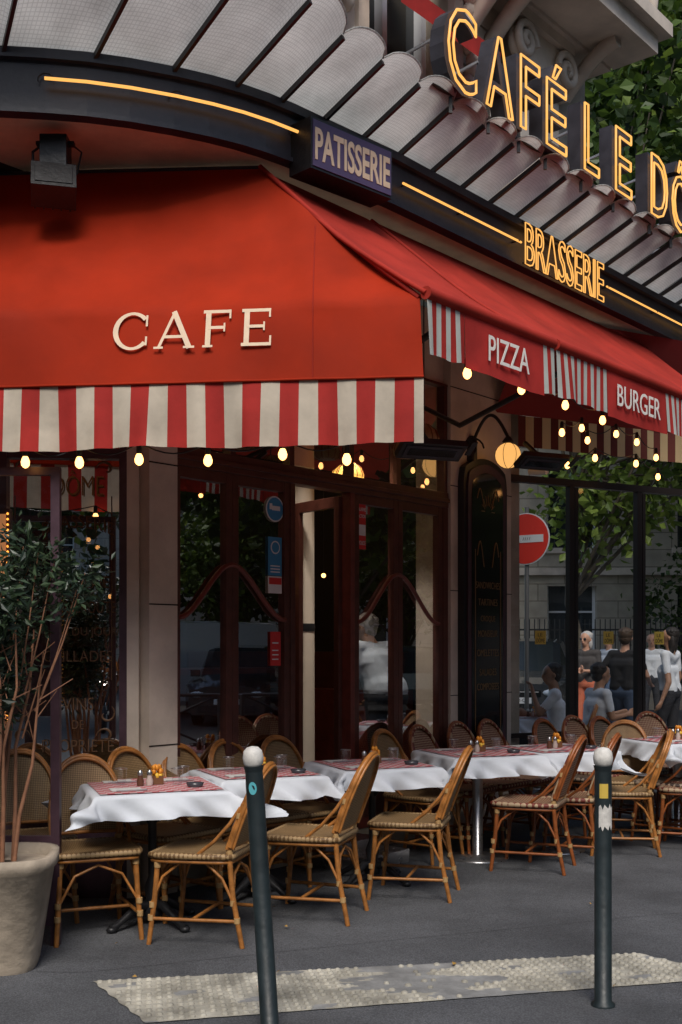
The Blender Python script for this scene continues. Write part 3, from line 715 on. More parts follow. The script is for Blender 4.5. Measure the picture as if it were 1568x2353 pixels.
string_lights([(1.86,9.3,2.99),(2.02,9.0,3.00),(2.45,9.4,3.02),(2.8,10.,3.0)])
b=MB(); c=Vector((1.365,9.25,3.06)); b.ell(c,.105,GLOBE,20); b.lathe([(.03,.0),(.05,.02),(.02,.06)],c+Vector((0,0,.095)),BLACK,12)
wp=W(3.45,-.06,3.15)
pts=[]
for i in range(20):
    a=i/19; pts.append(wp.lerp(c+Vector((0,0,.15)),a)+Vector((0,0,.22*math.sin(a*math.pi))))
b.tube(pts,.014,BLACK,8); pts=[wp+Vector((.10*(1-i/24)*math.cos(i*.4),-.04,-.02+.10*(1-i/24)*math.sin(i*.4))) for i in range(22)]; b.tube(pts,.008,BLACK,6)
b.lathe([(.05,-.12),(.05,.06),(.02,.09)],wp,BLACK,10)
for k in range(6):
    a=k*math.pi/3; b.tube([c+Vector((.107*math.sin(t_)*math.cos(a),.107*math.sin(t_)*math.sin(a),.107*math.cos(t_))) for t_ in [j*math.pi/10 for j in range(11)]],.0025,BLACK,4)
b.obj('globe_wall_lamp')
def heater(p,ang,tilt,L=.62):
    b=MB(); M=Matrix.Rotation(ang,4,'Z')@Matrix.Rotation(tilt,4,'X')
    b.box(-L/2,L/2,-.085,.085,-.015,.03,BLACK,M); b.box(-L/2+.03,L/2-.03,-.06,.06,-.022,-.0155,BLACKP,M); b.box(-L/2+.06,L/2-.06,-.035,.035,-.026,-.0225,GLDARK,M)
    for k in range(6): b.box(-L/2+.06+k*.09,-L/2+.1+k*.09,-.07,.07,.0305,.04,BLACK,M)
    b.bar(M@Vector((0,0,.04)),M@Vector((0,.12,.28)),.03,.03,BLACK); b.bar(M@Vector((-.1,0,.04)),M@Vector((.1,0,.04)),.05,.03,BLACK)
    b.obj('patio_heater',Matrix.Translation(p),bevel=.004)
heater((.60,7.5,2.80),math.radians(20),math.radians(-28),.46); heater((1.58,8.9,2.95),math.radians(25),math.radians(-28),.42)
def pendant(p,r,m=None,name='rattan_pendant_lamp'):
    b=MB(); m=m or BIND
    b.lathe([(r*.3,r*.8),(r*.8,r*.4),(r,-.1*r),(r*.9,-r*.5),(r*.6,-r*.6)],p,m,16)
    for k in range(12):
        a=k*math.pi/6; b.tube([Vector(p)+Vector((math.cos(a)*q*1.02,math.sin(a)*q*1.02,z)) for q,z in ((r*.3,r*.8),(r*.8,r*.4),(r,-.1*r),(r*.9,-r*.5),(r*.6,-r*.6))],.004,RATTD,4)
    b.tube([Vector(p)+Vector((0,0,r*.8)),(p[0],p[1],min(4.2,p[2]+1.1))],.005,BLACK,5); b.obj(name)
pendant((.46,7.75,2.86),.11); pendant((.60,8.2,3.02),.11,); pendant((.30,7.55,3.02),.10)
for p in (W(.55,.6,2.9),W(2.32,.30,2.83),W(2.95,.9,2.95)): pendant(p,.11,SHADE,'lit_pendant_lamp')
b=MB()
for i in range(14):
    p=W(random.uniform(.4,3.8),random.uniform(.8,3.2),random.uniform(1.9,2.9)); b.ell(p,.020,BULB,8); b.tube([p,(p[0],p[1],4.2)],.003,BLACK,4)
b.obj('interior_lamps')
b=MB(); M=Matrix.Rotation(.25,4,'Z')@Matrix.Rotation(math.radians(-25),4,'X')
b.box(-.07,.07,-.06,.06,.02,.22,BLACK); b.box(-.125,.105,-.09,.07,-.13,.03,BLACK,M); b.box(-.105,.085,-.096,-.0905,-.11,.01,BLACK,M)
for k in range(5): b.box(-.11+k*.045,-.10+k*.045,.07,.09,-.12,.02,BLACK,M)
b.box(-.10,.10,-.02,.02,.18,.20,BLACK); b.tube([(-.12,0,-.03),(-.12,0,.15),(-.05,0,.2)],.008,BLACK,6)
b.tube([(.07,0,.2),(.13,.03,.16),(.10,.05,.05)],.006,BLACK,6)
b.obj('floodlight',Matrix.Translation((-1.50,5.95,3.95)),bevel=.006)
b=MB(); b.tube([(0,0,0),(.12,-.12,-.01)],.03,STW,10); b.tube([(.06,.0,.0),(.06,.1,.08)],.012,STW,6); b.obj('security_camera',Matrix.Translation(W(3.98,-.3,2.98)))
# ================================================================ bistro chairs
def chair_mesh(name,frame_m,weave):
    b=MB()
    zs=.45
    def seatP(u,v):
        x=-.20+.42*u; w=.195+.03*u; e=1-max(0,abs(2*u-1)-.7)/.3*.12
        y=(2*v-1)*w*e; z=zs+.012-.018*math.sin(math.pi*u)*math.sin(math.pi*v); return (x,y,z)
    b.grid(seatP,16,16,weave)
    ring=[seatP(u/10,0) for u in range(11)]+[seatP(1,v/8) for v in range(1,9)]+[seatP(1-u/10,1) for u in range(1,11)]+[seatP(0,1-v/8) for v in range(1,8)]
    b.tube([(x,y,zs) for x,y,z in ring],.017,weave,8,closed=True)
    b.tube([(x*.97,y*.97,zs-.028) for x,y,z in ring],.011,frame_m,6,closed=True)
    b.add([(x,y,zs-.01) for x,y,z in ring],[tuple(range(len(ring)))],weave)
    for sy in (-1,1):
        b.tube([(.185,sy*.19,zs-.01),(.20,sy*.20,.22),(.225,sy*.215,0)],[.014,.0145,.013],frame_m,8)
        b.tube([(-.26,sy*.185,0),(-.205,sy*.17,.25),(-.185,sy*.165,zs),(-.215,sy*.175,.60),(-.265,sy*.185,.72)],[.013,.0145,.0145,.013,.011],frame_m,8)
        p,q_=((.215,sy*.207,.20),(-.22,sy*.175,.20))
        b.tube([p,(.16,sy*.19,.34),(.06,sy*.18,.42)],.008,frame_m,6); b.tube([q_,(-.15,sy*.175,.34),(-.06,sy*.175,.42)],.008,frame_m,6)
        b.tube([(.218,sy*.21,.13),(-.235,sy*.18,.13)],.010,frame_m,6)
        for P,r in (((.187,sy*.191,.40),.019),((.216,sy*.208,.135),.017),((-.23,sy*.178,.135),.017),((-.187,sy*.166,.47),.019),((.21,sy*.206,.20),.016),((-.207,sy*.171,.22),.016),((-.24,sy*.182,.66),.018)):
            b.tube([(P[0],P[1],P[2]-.014),(P[0],P[1],P[2]+.014)],r,BIND,8)
        b.tube([(-.25,sy*.185,.70),(-.20,sy*.20,.62),(-.12,sy*.205,.53),(-.03,sy*.20,.46)],.010,frame_m,6)
    b.tube([(.0,-.195,.13),(.0,.195,.13)],.010,frame_m,6)
    b.tube([(.205,-.20,.20),(.19,-.12,.34),(.185,0,.39),(.19,.12,.34),(.205,.20,.20)],.008,frame_m,6)
    b.tube([(-.205,-.17,.22),(-.19,-.1,.35),(-.185,0,.39),(-.19,.1,.35),(-.205,.17,.22)],.008,frame_m,6)
    def backc(s):
        a=math.pi*s; y=-.200*math.cos(a); 
        hz=math.sin(a)**.62 if s not in(0,1) else 0
        z=.50+.40*hz; x=-.195-.135*(z-.50)/.40-.02*math.sin(a); return Vector((x,y*(1-.10*(1-hz)),z))
    arc=[backc(i/28) for i in range(29)]
    b.tube(arc,.0145,frame_m,8); 
    b.tube([p+Vector((.018,0,-.012)) for p in arc],.010,weave if weave is WEB else frame_m,6)
    b.tube([p+Vector((-.016,0,-.010)) for p in arc],.008,frame_m,6)
    def fill(u,v):
        a=math.pi*(.02+.96*u); y=-.190*math.cos(a); hz=math.sin(a)**.62; zt=.49+.40*hz; z0=.50; z=z0+(zt-z0)*v; y2=y*(1-.08*(1-v))
        return (-.197-.135*(z-.5)/.40-.025*math.cos(y2/.2*1.4),y2,z)
    o=len(b.uv); b.grid(fill,24,14,weave)
    for i in range(o,len(b.uv)):
        p=b.v[i]; b.uv[i]=(p[1]*2.4,p[2]*2.4)
    b.tube([(-.20,-.165,.50),(-.215,0,.50),(-.20,.165,.50)],.010,frame_m,6)
    return b.mesh(name)
CH_A=chair_mesh('bistro_chair_tan',RATT,WEA); CH_B=chair_mesh('bistro_chair_red',RATTD,WEB); CH_C=chair_mesh('bistro_chair_dark',RATTD,WED)
def chair(me,x,y,fx,fy):
    o=bpy.data.objects.new('bistro_chair',me); COL.objects.link(o); a=random.uniform(-.09,.09)
    o.matrix_world=frame(x,y,fx,fy)@Matrix.Rotation(a,4,'Z')@Matrix.Scale(random.uniform(.985,1.015),4)
nx,ny=.761,-.649
chair(CH_A,-1.30,5.93,.35,-1); chair(CH_A,-1.0,6.44,nx,ny); chair(CH_A,-.74,6.78,nx,ny)
chair(CH_A,-.50,7.08,nx,ny); chair(CH_A,-.20,7.36,nx,ny)
chair(CH_A,-.70,5.86,-.95,.20); chair(CH_A,-.16,6.33,-.95,.26); chair(CH_A,.43,6.86,-.95,.30)
chair(CH_B,1.29,7.68,-.93,.32); chair(CH_B,1.60,7.98,-.93,.32); chair(CH_A,2.05,8.28,-.95,.2)
chair(CH_A,.57,8.06,nx,ny); chair(CH_B,.86,8.40,nx,ny); chair(CH_B,1.18,8.78,nx,ny); chair(CH_B,1.45,9.05,nx,ny)
chair(CH_C,1.92,9.25,nx,ny); chair(CH_A,-1.72,6.25,.4,-1)
chair(CH_C,2.45,9.55,.5,ny); chair(CH_C,2.55,8.75,-nx,-ny); chair(CH_A,3.0,9.0,-nx,-ny); chair(CH_B,2.9,9.9,.4,-1); chair(CH_A,2.25,8.95,-.3,-1)
chair(CH_B,2.20,9.42,.7,ny); chair(CH_B,2.62,8.45,-.9,.4)
# ================================================================ tables
def cloth(mb,half,over,z,seed):
    rs=random.Random(seed); ph=[rs.uniform(0,6) for _ in range(6)]; Hh=half+over
    def f(u,v):
        a=(2*u-1)*Hh; c=(2*v-1)*Hh
        ca=max(-half,min(half,a)); cc=max(-half,min(half,c)); da=a-ca; dc=c-cc; r=math.hypot(da,dc)
        if r<1e-6: return (a,c,z+.0015*math.sin(a*9+ph[0])*math.sin(c*8+ph[1]))
        dx,dy=da/r,dc/r
        rip=.30*math.sin(c*(19+3*math.sin(ph[0]))+ph[2])*abs(dx)+.30*math.sin(a*(18+4*math.sin(ph[1]))+ph[3])*abs(dy)+.16*math.sin(a*37+c*41+ph[4])
        corner=min(abs(dx),abs(dy))*2
        o=min(r,.02)*.8+max(0,r-.02)*(.28+rip*(.9+corner)+.30*corner)
        tx=-dy*.45*rip*r;ty=dx*.45*rip*r
        return (ca+dx*o+tx,cc+dy*o+ty,z-max(0,r-.012)*(.92-.22*corner*abs(rip)*2+.06*math.sin(a*13+c*11+ph[5]))-.004)
    mb.grid(f,80,80,CLOTH)
def table(x,y,rot,kind,seed,half=.35,over=.15):
    E=empty('restaurant_table',Matrix.Translation((x,y,0))@Matrix.Rotation(rot,4,'Z'))
    b=MB()
    b.box(-half+.004,half-.004,-half+.004,half-.004,.715,.742,WOOD)
    if kind=='iron':
        b.lathe([(.05,.05),(.06,.09),(.035,.14),(.045,.20),(.022,.26),(.024,.62),(.04,.66),(.05,.71)],(0,0,0),BLACK,14)
        for k in range(4):
            a=k*math.pi/2+.5; pts=[(math.cos(a)*r,math.sin(a)*r,z) for r,z in ((.02,.10),(.09,.115),(.17,.07),(.24,.03),(.275,.02))]
            b.tube(pts,[.03,.026,.02,.017,.022],BLACK,8); b.ell((math.cos(a)*.27,math.sin(a)*.27,.018),(.03,.03,.018),BLACK,8)
        for k in range(4):
            a=k*math.pi/2+.5; b.tube([(math.cos(a)*.02,math.sin(a)*.02,.55),(math.cos(a)*.12,math.sin(a)*.12,.67),(math.cos(a)*.24,math.sin(a)*.24,.712)],.010,BLACK,6)
    else:
        b.lathe([(.22,0),(.22,.008),(.05,.02),(.036,.03),(.036,.71)],(0,0,0),STEEL,24)
    b.obj('pedestal',None,E)
    b=MB(); cloth(b,half,over,.747,seed); b.obj('tablecloth',None,E)
    b=MB(); hh=half*.93; b.add([(-hh,-hh,.7525),(hh,-hh,.7525),(hh,hh,.7525),(-hh,hh,.7525)],[(0,1,2,3)],GING,uvs=[(0,0),(1,0),(1,1),(0,1)]); b.obj('table_runner',None,E)
    b=MB(); PAP=mat('menu_paper',(.6,.6,.58),.7,var=.1,vs=30); 
    for sx,sy in ((-.17,-.18),(.15,.17),(-.16,.2)):
        b.box(sx-.08,sx+.08,sy-.055,sy+.055,.7545,.758,PAP); b.tube([(sx-.06,sy-.075,.759),(sx+.10,sy-.07,.759)],.004,STEEL,5)
    b.obj('menu_cards',None,E)
    b=MB(); b.box(-.03,.03,-.03,.03,.754,.80,mat('condiment_wood',(.16,.07,.03),.5))
    for k in range(14): 
        a=k*.9; b.ell((.022*math.cos(a),.022*math.sin(a),.80+.022*(k%3)),(.014,.014,.018),mat('sachet_orange',(.70,.26,.02),.5) if k%3 else mat('sachet_yellow',(.8,.5,.05),.5),6)
    b.obj('condiment_holder',Matrix.Translation((.03,.02,0)),E)
    b=MB()
    for dx,m in ((0,mat('pepper_brown',(.12,.05,.03),.3)),(.05,mat('salt_glass',(.5,.42,.38),.2))):
        b.lathe([(.018,.754),(.020,.78),(.013,.80),(.013,.81)],(dx,0,0),m,12); b.lathe([(.0145,.81),(.016,.825),(.006,.838)],(dx,0,0),STEEL,12)
    b.obj('salt_and_pepper_shakers',Matrix.Translation((-.07,-.03,0)),E)
    b=MB()
    for dx,dy in ((.13,-.03),(.18,.06),(-.16,.06)):
        b.lathe([(.026,.754),(.034,.84)],(dx,dy,0),GLW,16)
        b.tube([(dx+.034*math.cos(k*.4),dy+.034*math.sin(k*.4),.84) for k in range(16)],.0015,STEEL,4,closed=True)
    b.obj('drinking_glasses',None,E)
    b=MB(); b.lathe([(.04,.754),(.048,.775),(.044,.775),(.036,.762)],(.20,-.16,0),mat('ashtray_dark',(.05,.05,.06),.25),16); b.obj('ashtray',None,E)
table(-1.02,6.12,.34,'iron',1,.345,.14); table(-.50,6.76,.42,'iron',2,.315,.14); table(.20,7.24,.40,'iron',3,.325,.14)
table(.97,8.04,.36,'steel',4,.34); table(1.58,8.36,.42,'steel',5,.33); table(2.72,9.15,.4,'steel',6,.36)
# ================================================================ bollards
def bollard(x,y,lx,h,sticks):
    b=MB(); BG=mat('bollard_green_black',(.014,.022,.025),.45,var=.35,vs=10,bump=.3,bs=18)
    b.lathe([(.05,0),(.05,.01),(.036,.02),(.0355,h-.16),(.034,h-.10)],(0,0,0),BG,24)
    b.lathe([(.034,h-.10),(.038,h-.085),(.040,h-.078)],(0,0,0),BG,24)
    b.lathe([(.030,h-.078),(.0375,h-.07),(.041,h-.045),(.036,h-.018),(.022,h-.004),(.003,h)],(0,0,0),PAINTW,24)
    for z,a,w,hh,m,rd in sticks:
        if rd: 
            vs=[];
            for i in range(20):
                q_=i*math.pi/10; aa=a+w*math.cos(q_)/.036; vs.append((.0368*math.cos(aa),.0368*math.sin(aa),z+hh*math.sin(q_)))
            b.add(vs,[tuple(range(20))],m,True)
        else: b.grid(lambda u,v:(.0368*math.cos(a+(u-.5)*w/.036*2),.0368*math.sin(a+(u-.5)*w/.036*2),z+(v-.5)*hh*2+(.012*math.sin(u*19) if m is PAINTW and v in(0,1) else 0)),8,2,m)
    o=b.obj('bollard',Matrix.Translation((x,y,0))@Matrix.Rotation(lx,4,'Y'))
bollard(-.275,4.4,-math.atan(.07/1.12),1.115,[(.955,-1.75,.016,.025,mat('sticker_cyan',(.10,.42,.48),.5),True)])
bollard(1.095,4.73,.0,1.08,[(.90,-1.7,.018,.03,DOM,False),(.79,-1.4,.032,.045,PAINTW,False)])
# ================================================================ glass screen, planter & shrub, lit menu case
SC=empty('glass_windbreak'); b=MB()
MS=frame(-1.41,5.69,1,-.01)
b.box(-.045,.0,-.02,.02,0,2.40,WOODP); b.box(-1.9,-.045,-.018,.018,2.36,2.40,WOODP); b.box(-1.9,-.045,-.018,.018,.10,.55,WOODP); b.box(-1.95,-1.9,-.02,.02,0,2.4,WOODP)
b.obj('frame',MS,SC); b=MB(); b.add([(-1.9,0,.55),(-.045,0,.55),(-.045,0,2.36),(-1.9,0,2.36)],[(0,1,2,3)],GLC); b.obj('glass',MS,SC)
b=MB(); b.lathe([(.19,0),(.20,.03),(.265,.46),(.285,.48),(.285,.53),(.25,.53),(.24,.48)],(0,0,0),CONC,32,sq=3.2); b.lathe([(.24,.46),(.001,.49)],(0,0,0),SOIL,20,sq=3.2)
b.obj('plant_pot',Matrix.Translation((-1.625,5.33,0))@Matrix.Rotation(.15,4,'Z'),bevel=.0)
def leaves(mb,cs,n,spread,size,mats,asp=.38,droop=0):
    for i in range(n):
        c=cs[random.randrange(len(cs))]; s=spread
        p=Vector(c)+Vector(np.random.normal(0,s,3)); d_=Vector(np.random.normal(0,1,3)); d_.z=d_.z*.6-droop
        if (p-Vector(c)).length>1e-3: d_+= (p-Vector(c)).normalized()*.8
        d_.normalize(); x=d_.cross(Vector(np.random.normal(0,1,3))).normalized(); L=size*random.uniform(.7,1.3); w=L*asp
        up=x.cross(d_)*L*.08
        mb.add([p,p+d_*L*.5+x*w*.5+up,p+d_*L,p+d_*L*.5-x*w*.5+up],[(0,1,2,3)],random.choice(mats))
b=MB(); cs=[]; O=Vector((-1.62,5.33,.49))
for k in range(15):
    a=random.uniform(0,6.28); top=O+Vector((.26*math.cos(a)*random.uniform(.3,1.1)+.0,.24*math.sin(a),random.uniform(.85,1.35)))
    st=O+Vector((.08*math.cos(a),.08*math.sin(a),-.02)); mid=st.lerp(top,.45)+Vector((random.uniform(-.05,.05),random.uniform(-.05,.05),.05))
    b.tube([st,st.lerp(mid,.5)+Vector((random.uniform(-.02,.02),0,0)),mid,mid.lerp(top,.5)+Vector((random.uniform(-.04,.04),0,0)),top],[.012,.010,.008,.006,.004],STEM,6)
    for j in range(5):
        e=mid.lerp(top,random.uniform(.1,.9)); q_=e+Vector((random.uniform(-.16,.14),random.uniform(-.15,.15),random.uniform(.06,.24))); b.tube([e,q_],[.004,.002],STEM,4); cs.append(q_); cs.append(e.lerp(q_,.5))
    cs.append(top); cs.append(top+Vector((0,0,.06)))
for x,z in ((.36,1.28),(.26,1.42),(.40,1.36),(.24,1.05),(.1,1.52),(-.1,1.5),(.2,1.45),(-.25,1.4)):
    e=O+Vector((x*.5,0,z*.55)); q_=O+Vector((x,random.uniform(-.1,.1),z)); b.tube([e,e.lerp(q_,.5)+Vector((0,0,-.03)),q_],[.005,.004,.002],STEM,4); cs.append(q_); cs.append(q_-Vector((.05,0,.04)))
cs=[c_ for c_ in cs if c_[2]>1.18 and not (c_[0]>-1.60 and c_[2]<1.60)]
leaves(b,cs,7800,.050,.055,SHR,.40); b.obj('potted_shrub')
b=MB(); b.box(-.25,.0,0,.05,1.05,2.25,WOODP); b.box(-.23,-.02,-.004,0,1.08,2.22,mat('menu_lit',(.5,.25,.1),.6,emit=.3,ecol=(1,.4,.15)))
for i in range(40): 
    for x in (-.245,-.008): b.ell((x,-.012,1.07+i*.0295),.007,LED,6)
b.box(-.16,-.09,.0,.04,0,1.05,WOODP); b.obj('lit_menu_case',Matrix.Translation((-1.80,6.15,0)))
# ================================================================ trees
def tree(name,base,top,crown,rad,ncl,nl,ls,seed,tr=.14):
    random.seed(seed); np.random.seed(seed)
    b=MB(); B=Vector(base); C=Vector(crown); T=Vector(top)
    pts=[B.lerp(T,s/6)+Vector((random.uniform(-.08,.08),random.uniform(-.08,.08),0)) for s in range(7)]
    pts[0]=B; b.tube(pts,[tr*(1-.09*s) for s in range(7)],BARK,10)
    cs=[]
    for k in range(ncl):
        v=Vector(np.random.normal(0,1,3)).normalized()*random.uniform(.35,1)**.6
        c=C+Vector((v.x*rad[0],v.y*rad[1],v.z*rad[2])); cs.append(c)
        if k%3==0:
            s=pts[random.randrange(3,7)]; m_=s.lerp(c,.5)+Vector((0,0,-.2)); b.tube([s,m_,c],[tr*.35,tr*.2,.012],BARK,5)
    for k,c in enumerate(cs):
        mats=[LEAF[0],LEAF[1],LEAF[3]] if (k%3) else [LEAF[1],LEAF[2],LEAF[1]]
        leaves(b,[c],nl,rad[0]*.15,ls,mats,.75,.15)
    return b.obj(name)
tree('plane_tree',(3.95,18.5,0),(3.6,18,4.4),(5.9,17.5,8.9),(3.7,2.6,3.6),95,230,.20,3,.11)
tree('plane_tree',(9.5,25.5,0),(9.2,25,4),(8.2,24.5,10.5),(4.6,3,5.2),90,200,.28,5,.16)
b=MB(); cs=[]
random.seed(4)
for k in range(26): cs.append(Vector((random.uniform(3.3,5.4),random.uniform(17,18.4),random.uniform(3.1,5.6))))
for c in cs[::2]: b.tube([(3.7,18,4.2),c],[.03,.008],BARK,5)
leaves(b,cs,1500,.22,.16,[LEAF[1],LEAF[2],LEAF[2]],.75,.2); b.obj('plane_tree_low_branches')
b=MB(); cs=[Vector((8.2+random.uniform(-.8,2.2),27.3+random.uniform(-.3,.3),random.uniform(.6,3.6))) for k in range(40)]; leaves(b,cs,3500,.22,.16,[LEAF[0],LEAF[1],LEAF[3]],.7); b.obj('hedge')
T1=tree('plane_tree',(17,3,0),(17,3,4),(17,3,7.5),(4.2,4.2,3.6),60,150,.34,9,.2)
for (x,y,z,s_) in ((18,11,-.1,1),(19,19,-.1,1.1),(16,-6,-.1,1.1),(6,-15,-.1,1),(-5,-16,-.1,1.15),(-14,-12,-.1,1.),(22,28,-.1,1.1),(25,9,-.1,.62),(24.5,14,-.1,.6),(26,4.5,-.1,.6),(27,19,-.1,.65)):
    o=bpy.data.objects.new('plane_tree',T1.data); COL.objects.link(o); o.matrix_world=Matrix.Translation((x,y,z))@Matrix.Rotation(x*1.3,4,'Z')@Matrix.Scale(s_,4)@Matrix.Translation((-17,-3,0))
# ================================================================ buildings around
BK1=brickmat('ashlar_stone',(.44,.39,.31),(.39,.345,.275),(.20,.17,.13),1,1.4,.45)
BK2=brickmat('ashlar_stone_pale',(.44,.39,.32),(.40,.35,.29),(.24,.21,.17),1,1.1,.4)
def house(name,M,Lx,floors,fh,bay,ww,wh,stone):
    E=empty(name,M); b=MB(); g=MB()
    nb=int(Lx/bay); z=0
    for f in range(floors):
        z0=f*fh; sill=z0+(.9 if f==0 else .5); top=sill+wh
        b.box(0,Lx,0,.5,z0,sill,stone); b.box(0,Lx,0,.5,top,z0+fh,stone)
        for k in range(nb+1):
            x0=max(0,k*bay-(bay-ww)/2); x1=min(Lx,k*bay+(bay-ww)/2) if k<nb else Lx
            b.box(x0,x1,0,.5,sill,top,stone)
        for k in range(nb):
            a=k*bay+(bay-ww)/2; c=a+ww
            g.box(a,c,.32,.34,sill,top,WINB)
            for x in (a,c-.07,(a+c)/2-.035): g.box(x,x+.07,.26,.32,sill,top,STW)
            g.box(a+.07,c-.07,.27,.32,sill+wh*.68,sill+wh*.68+.05,STW)
            b.box(a-.15,c+.15,-.08,0,sill-.14,sill-.002,STONEP)
            if f: 
                for q_ in range(9): g.tube([(a+.02+q_*(ww-.04)/8,-.05,sill),(a+.02+q_*(ww-.04)/8,-.05,sill+.75)],.012,BLACK,4)
                g.bar((a,-.05,sill+.78),(c,-.05,sill+.78),.04,.03,BLACK)
        b.box(0,Lx,-.14,-.001,z0+fh-.22,z0+fh-.04,STONEP)
    b.box(0,Lx,-.4,.5,floors*fh,floors*fh+.35,STONEP)
    ZN=mat('zinc_roof',(.10,.115,.13),.5,var=.15,vs=2)
    zt=floors*fh+.35; b.add([(0,-.1,zt),(Lx,-.1,zt),(Lx,1.6,zt+3),(0,1.6,zt+3),(0,9,zt+3.2),(Lx,9,zt+3.2),(0,9,0),(Lx,9,0),(0,.5,0),(Lx,.5,0),(0,.5,zt),(Lx,.5,zt)],[(0,1,2,3),(3,2,5,4),(4,5,7,6),(8,10,0,3,4,6),(9,7,5,2,1,11)],ZN)
    b.obj('walls',None,E); g.obj('windows',None,E)
house('stone_building',frame(1,30,1,-.03),34,5,3.6,3.4,1.3,2.2,BK1)
house('apartment_building',frame(35,32,-.05,-1),56,4,3.4,3.0,1.2,2.1,BK2)
house('apartment_building',frame(32,-30,-1,0),70,4,3.4,3.0,1.2,2.1,BK2)
b=MB()
for i in range(110): b.tube([(4+i*.12,26.9,.5),(4+i*.12,26.9,2.15)],.014,BLACK,5)
for z in (.7,1.9): b.bar((4,26.9,z),(17.2,26.9,z),.03,.04,BLACK)
b.box(4,17.2,26.75,27.05,0,.5,STONE); b.obj('iron_fence')
# ================================================================ no-entry sign
b=MB()
c=px(1208,1238,14.2)
NR=mat('sign_red',(.72,.045,.03),.4)
MN=Matrix.Translation(c)@Matrix.Rotation(math.radians(-34),4,'Z')
def dd_(r,y0,y1,m): b.lathe([(r,y0),(r,y1)],(0,0,0),m,40,M=Matrix.Rotation(math.radians(90),3,'X'),smooth=False)
dd_(.325,-.008,.008,STW); dd_(.312,.009,.012,NR); b.box(-.245,.245,-.016,-.0125,-.047,.047,STW)
for k in range(4): b.tube([(-.03+k*.028,-.018,-.02),(-.015+k*.028,-.018,.02)],.003,BLACK,4)
b.tube([(0,.035,-c.z),(0,.035,.4)],.028,mat('post_grey',(.2,.2,.2),.5,metal=.5),10)
b.obj('no_entry_sign',MN)
b=MB(); YM=mat('mailbox_yellow',(.62,.40,.02),.4); b.box(-.25,.25,-.2,.2,.55,1.5,YM); b.box(-.28,.28,-.23,.23,1.5,1.56,YM); b.box(-.15,.15,-.21,-.2005,1.25,1.30,BLACK); b.box(-.2,.2,-.15,.15,0,.55,BLACK); b.box(-.16,.16,-.206,-.2005,.8,1.1,STW)
b.obj('mailbox',Matrix.Translation((4.75,26.2,0)),bevel=.03)
# ================================================================ vehicles
def wheel(b,x,y,r,w):
    Mx=Matrix.Rotation(math.radians(90),3,'X')
    b.lathe([(r*.62,-w/2),(r*.93,-w/2),(r,-w/3),(r,w/3),(r*.93,w/2),(r*.62,w/2)],(x,y,r),mat('tyre',(.015,.015,.015),.8),24,M=Mx)
    b.lathe([(r*.62,-w/2-.005),(r*.2,-w/2+.03)],(x,y,r),STEEL,16,M=Mx); b.lathe([(r*.2,w/2-.03),(r*.62,w/2+.005)],(x,y,r),STEEL,16,M=Mx)
    for k in range(5):
        a=k*1.2566
        for sy in (-1,1): b.bar((x,y+sy*(w/2),r),(x+math.cos(a)*r*.6,y+sy*(w/2),r+math.sin(a)*r*.6),.05,.02,STEEL,up=(0,1,0))
def vehicle(name,M,st,paint,wl,wr,plate=''):
    b=MB(); secs=[]
    for (x,zb,zr,w,wr_,c) in st:
        secs.append([(w*.90,.24),(w*.985,.34),(w,.60),(w*.97,zb),(wr_,zr-.05),(wr_*.8,zr-.005),(0,zr+.01)])
    n=7
    for i in range(len(st)-1):
        for sgn in (-1,1):
            vs=[(st[i][0],sgn*p[0],p[1]) for p in secs[i]]+[(st[i+1][0],sgn*p[0],p[1]) for p in secs[i+1]]
            for j in range(n-1):
                gl=False
                if st[i][5] and st[i+1][5] and j==3: gl=st[i][5]!=2
                steep=abs(st[i][2]-st[i+1][2])>.22 and (st[i][5] or st[i+1][5])
                if steep and j>=3: gl=True
                f=(j,j+1,j+1+n,j+n); f=f if sgn>0 else f[::-1]
                b.add([vs[k] for k in f],[(0,1,2,3)],WINB if gl else paint,not gl)
    for e in (0,-1):
        x=st[e][0]; s_=secs[e]; P=[(x,p[0],p[1]) for p in s_]+[(x,-p[0],p[1]) for p in reversed(s_[:-1])]
        b.add(P,[tuple(range(len(P)))],paint)
    xf=st[-1][0]; w=st[-1][3]; zb=st[-1][1]
    HL=mat('headlight',(.8,.85,.9),.1)
    for sy in (-1,1): 
        b.ell((xf-.05,sy*w*.78,zb-.10),(.12,.17,.07),HL,12); b.ell((st[0][0]+.04,sy*w*.8,st[0][1]-.1),(.08,.12,.12),STR,10)
        b.box(st[len(st)//2+1][0]+.15,st[len(st)//2+1][0]+.32,sy*w*1.03-.09,sy*w*1.03+.09,st[len(st)//2][1]+.02,st[len(st)//2][1]+.16,paint)
    b.box(xf-.02,xf+.02,-w*.55,w*.55,zb-.17,zb-.06,GLDARK); b.box(xf-.02,xf+.03,-w*.75,w*.75,.30,.44,BLACK)
    b.tube([(xf+.025,-w*.5,zb-.09),(xf+.025,w*.5,zb-.09)],.008,STEEL,5)
    b.lathe([(.05,0),(.05,.012)],(xf+.02,0,zb-.11),STEEL,16,M=Matrix.Rotation(math.radians(90),3,'Y'))
    b.box(xf+.03,xf+.04,-.26,.26,.46,.57,STW)
    if plate:
        put_text('',plate,Matrix.Translation((xf+.043,0,0))@Matrix.Rotation(math.radians(90),4,'Z'),-.2,.48,.4,.07,BLACK,.002,mb=b)
    for x in (wl,wr):
        for sy in (-1,1):
            b.lathe([(.36,-.02),(.36,.02)],(x,sy*(w*.99),.34),BLACK,20,M=Matrix.Rotation(math.radians(90),3,'X')); wheel(b,x,sy*(w-.06),.33,.2)
    return b.obj(name,M)
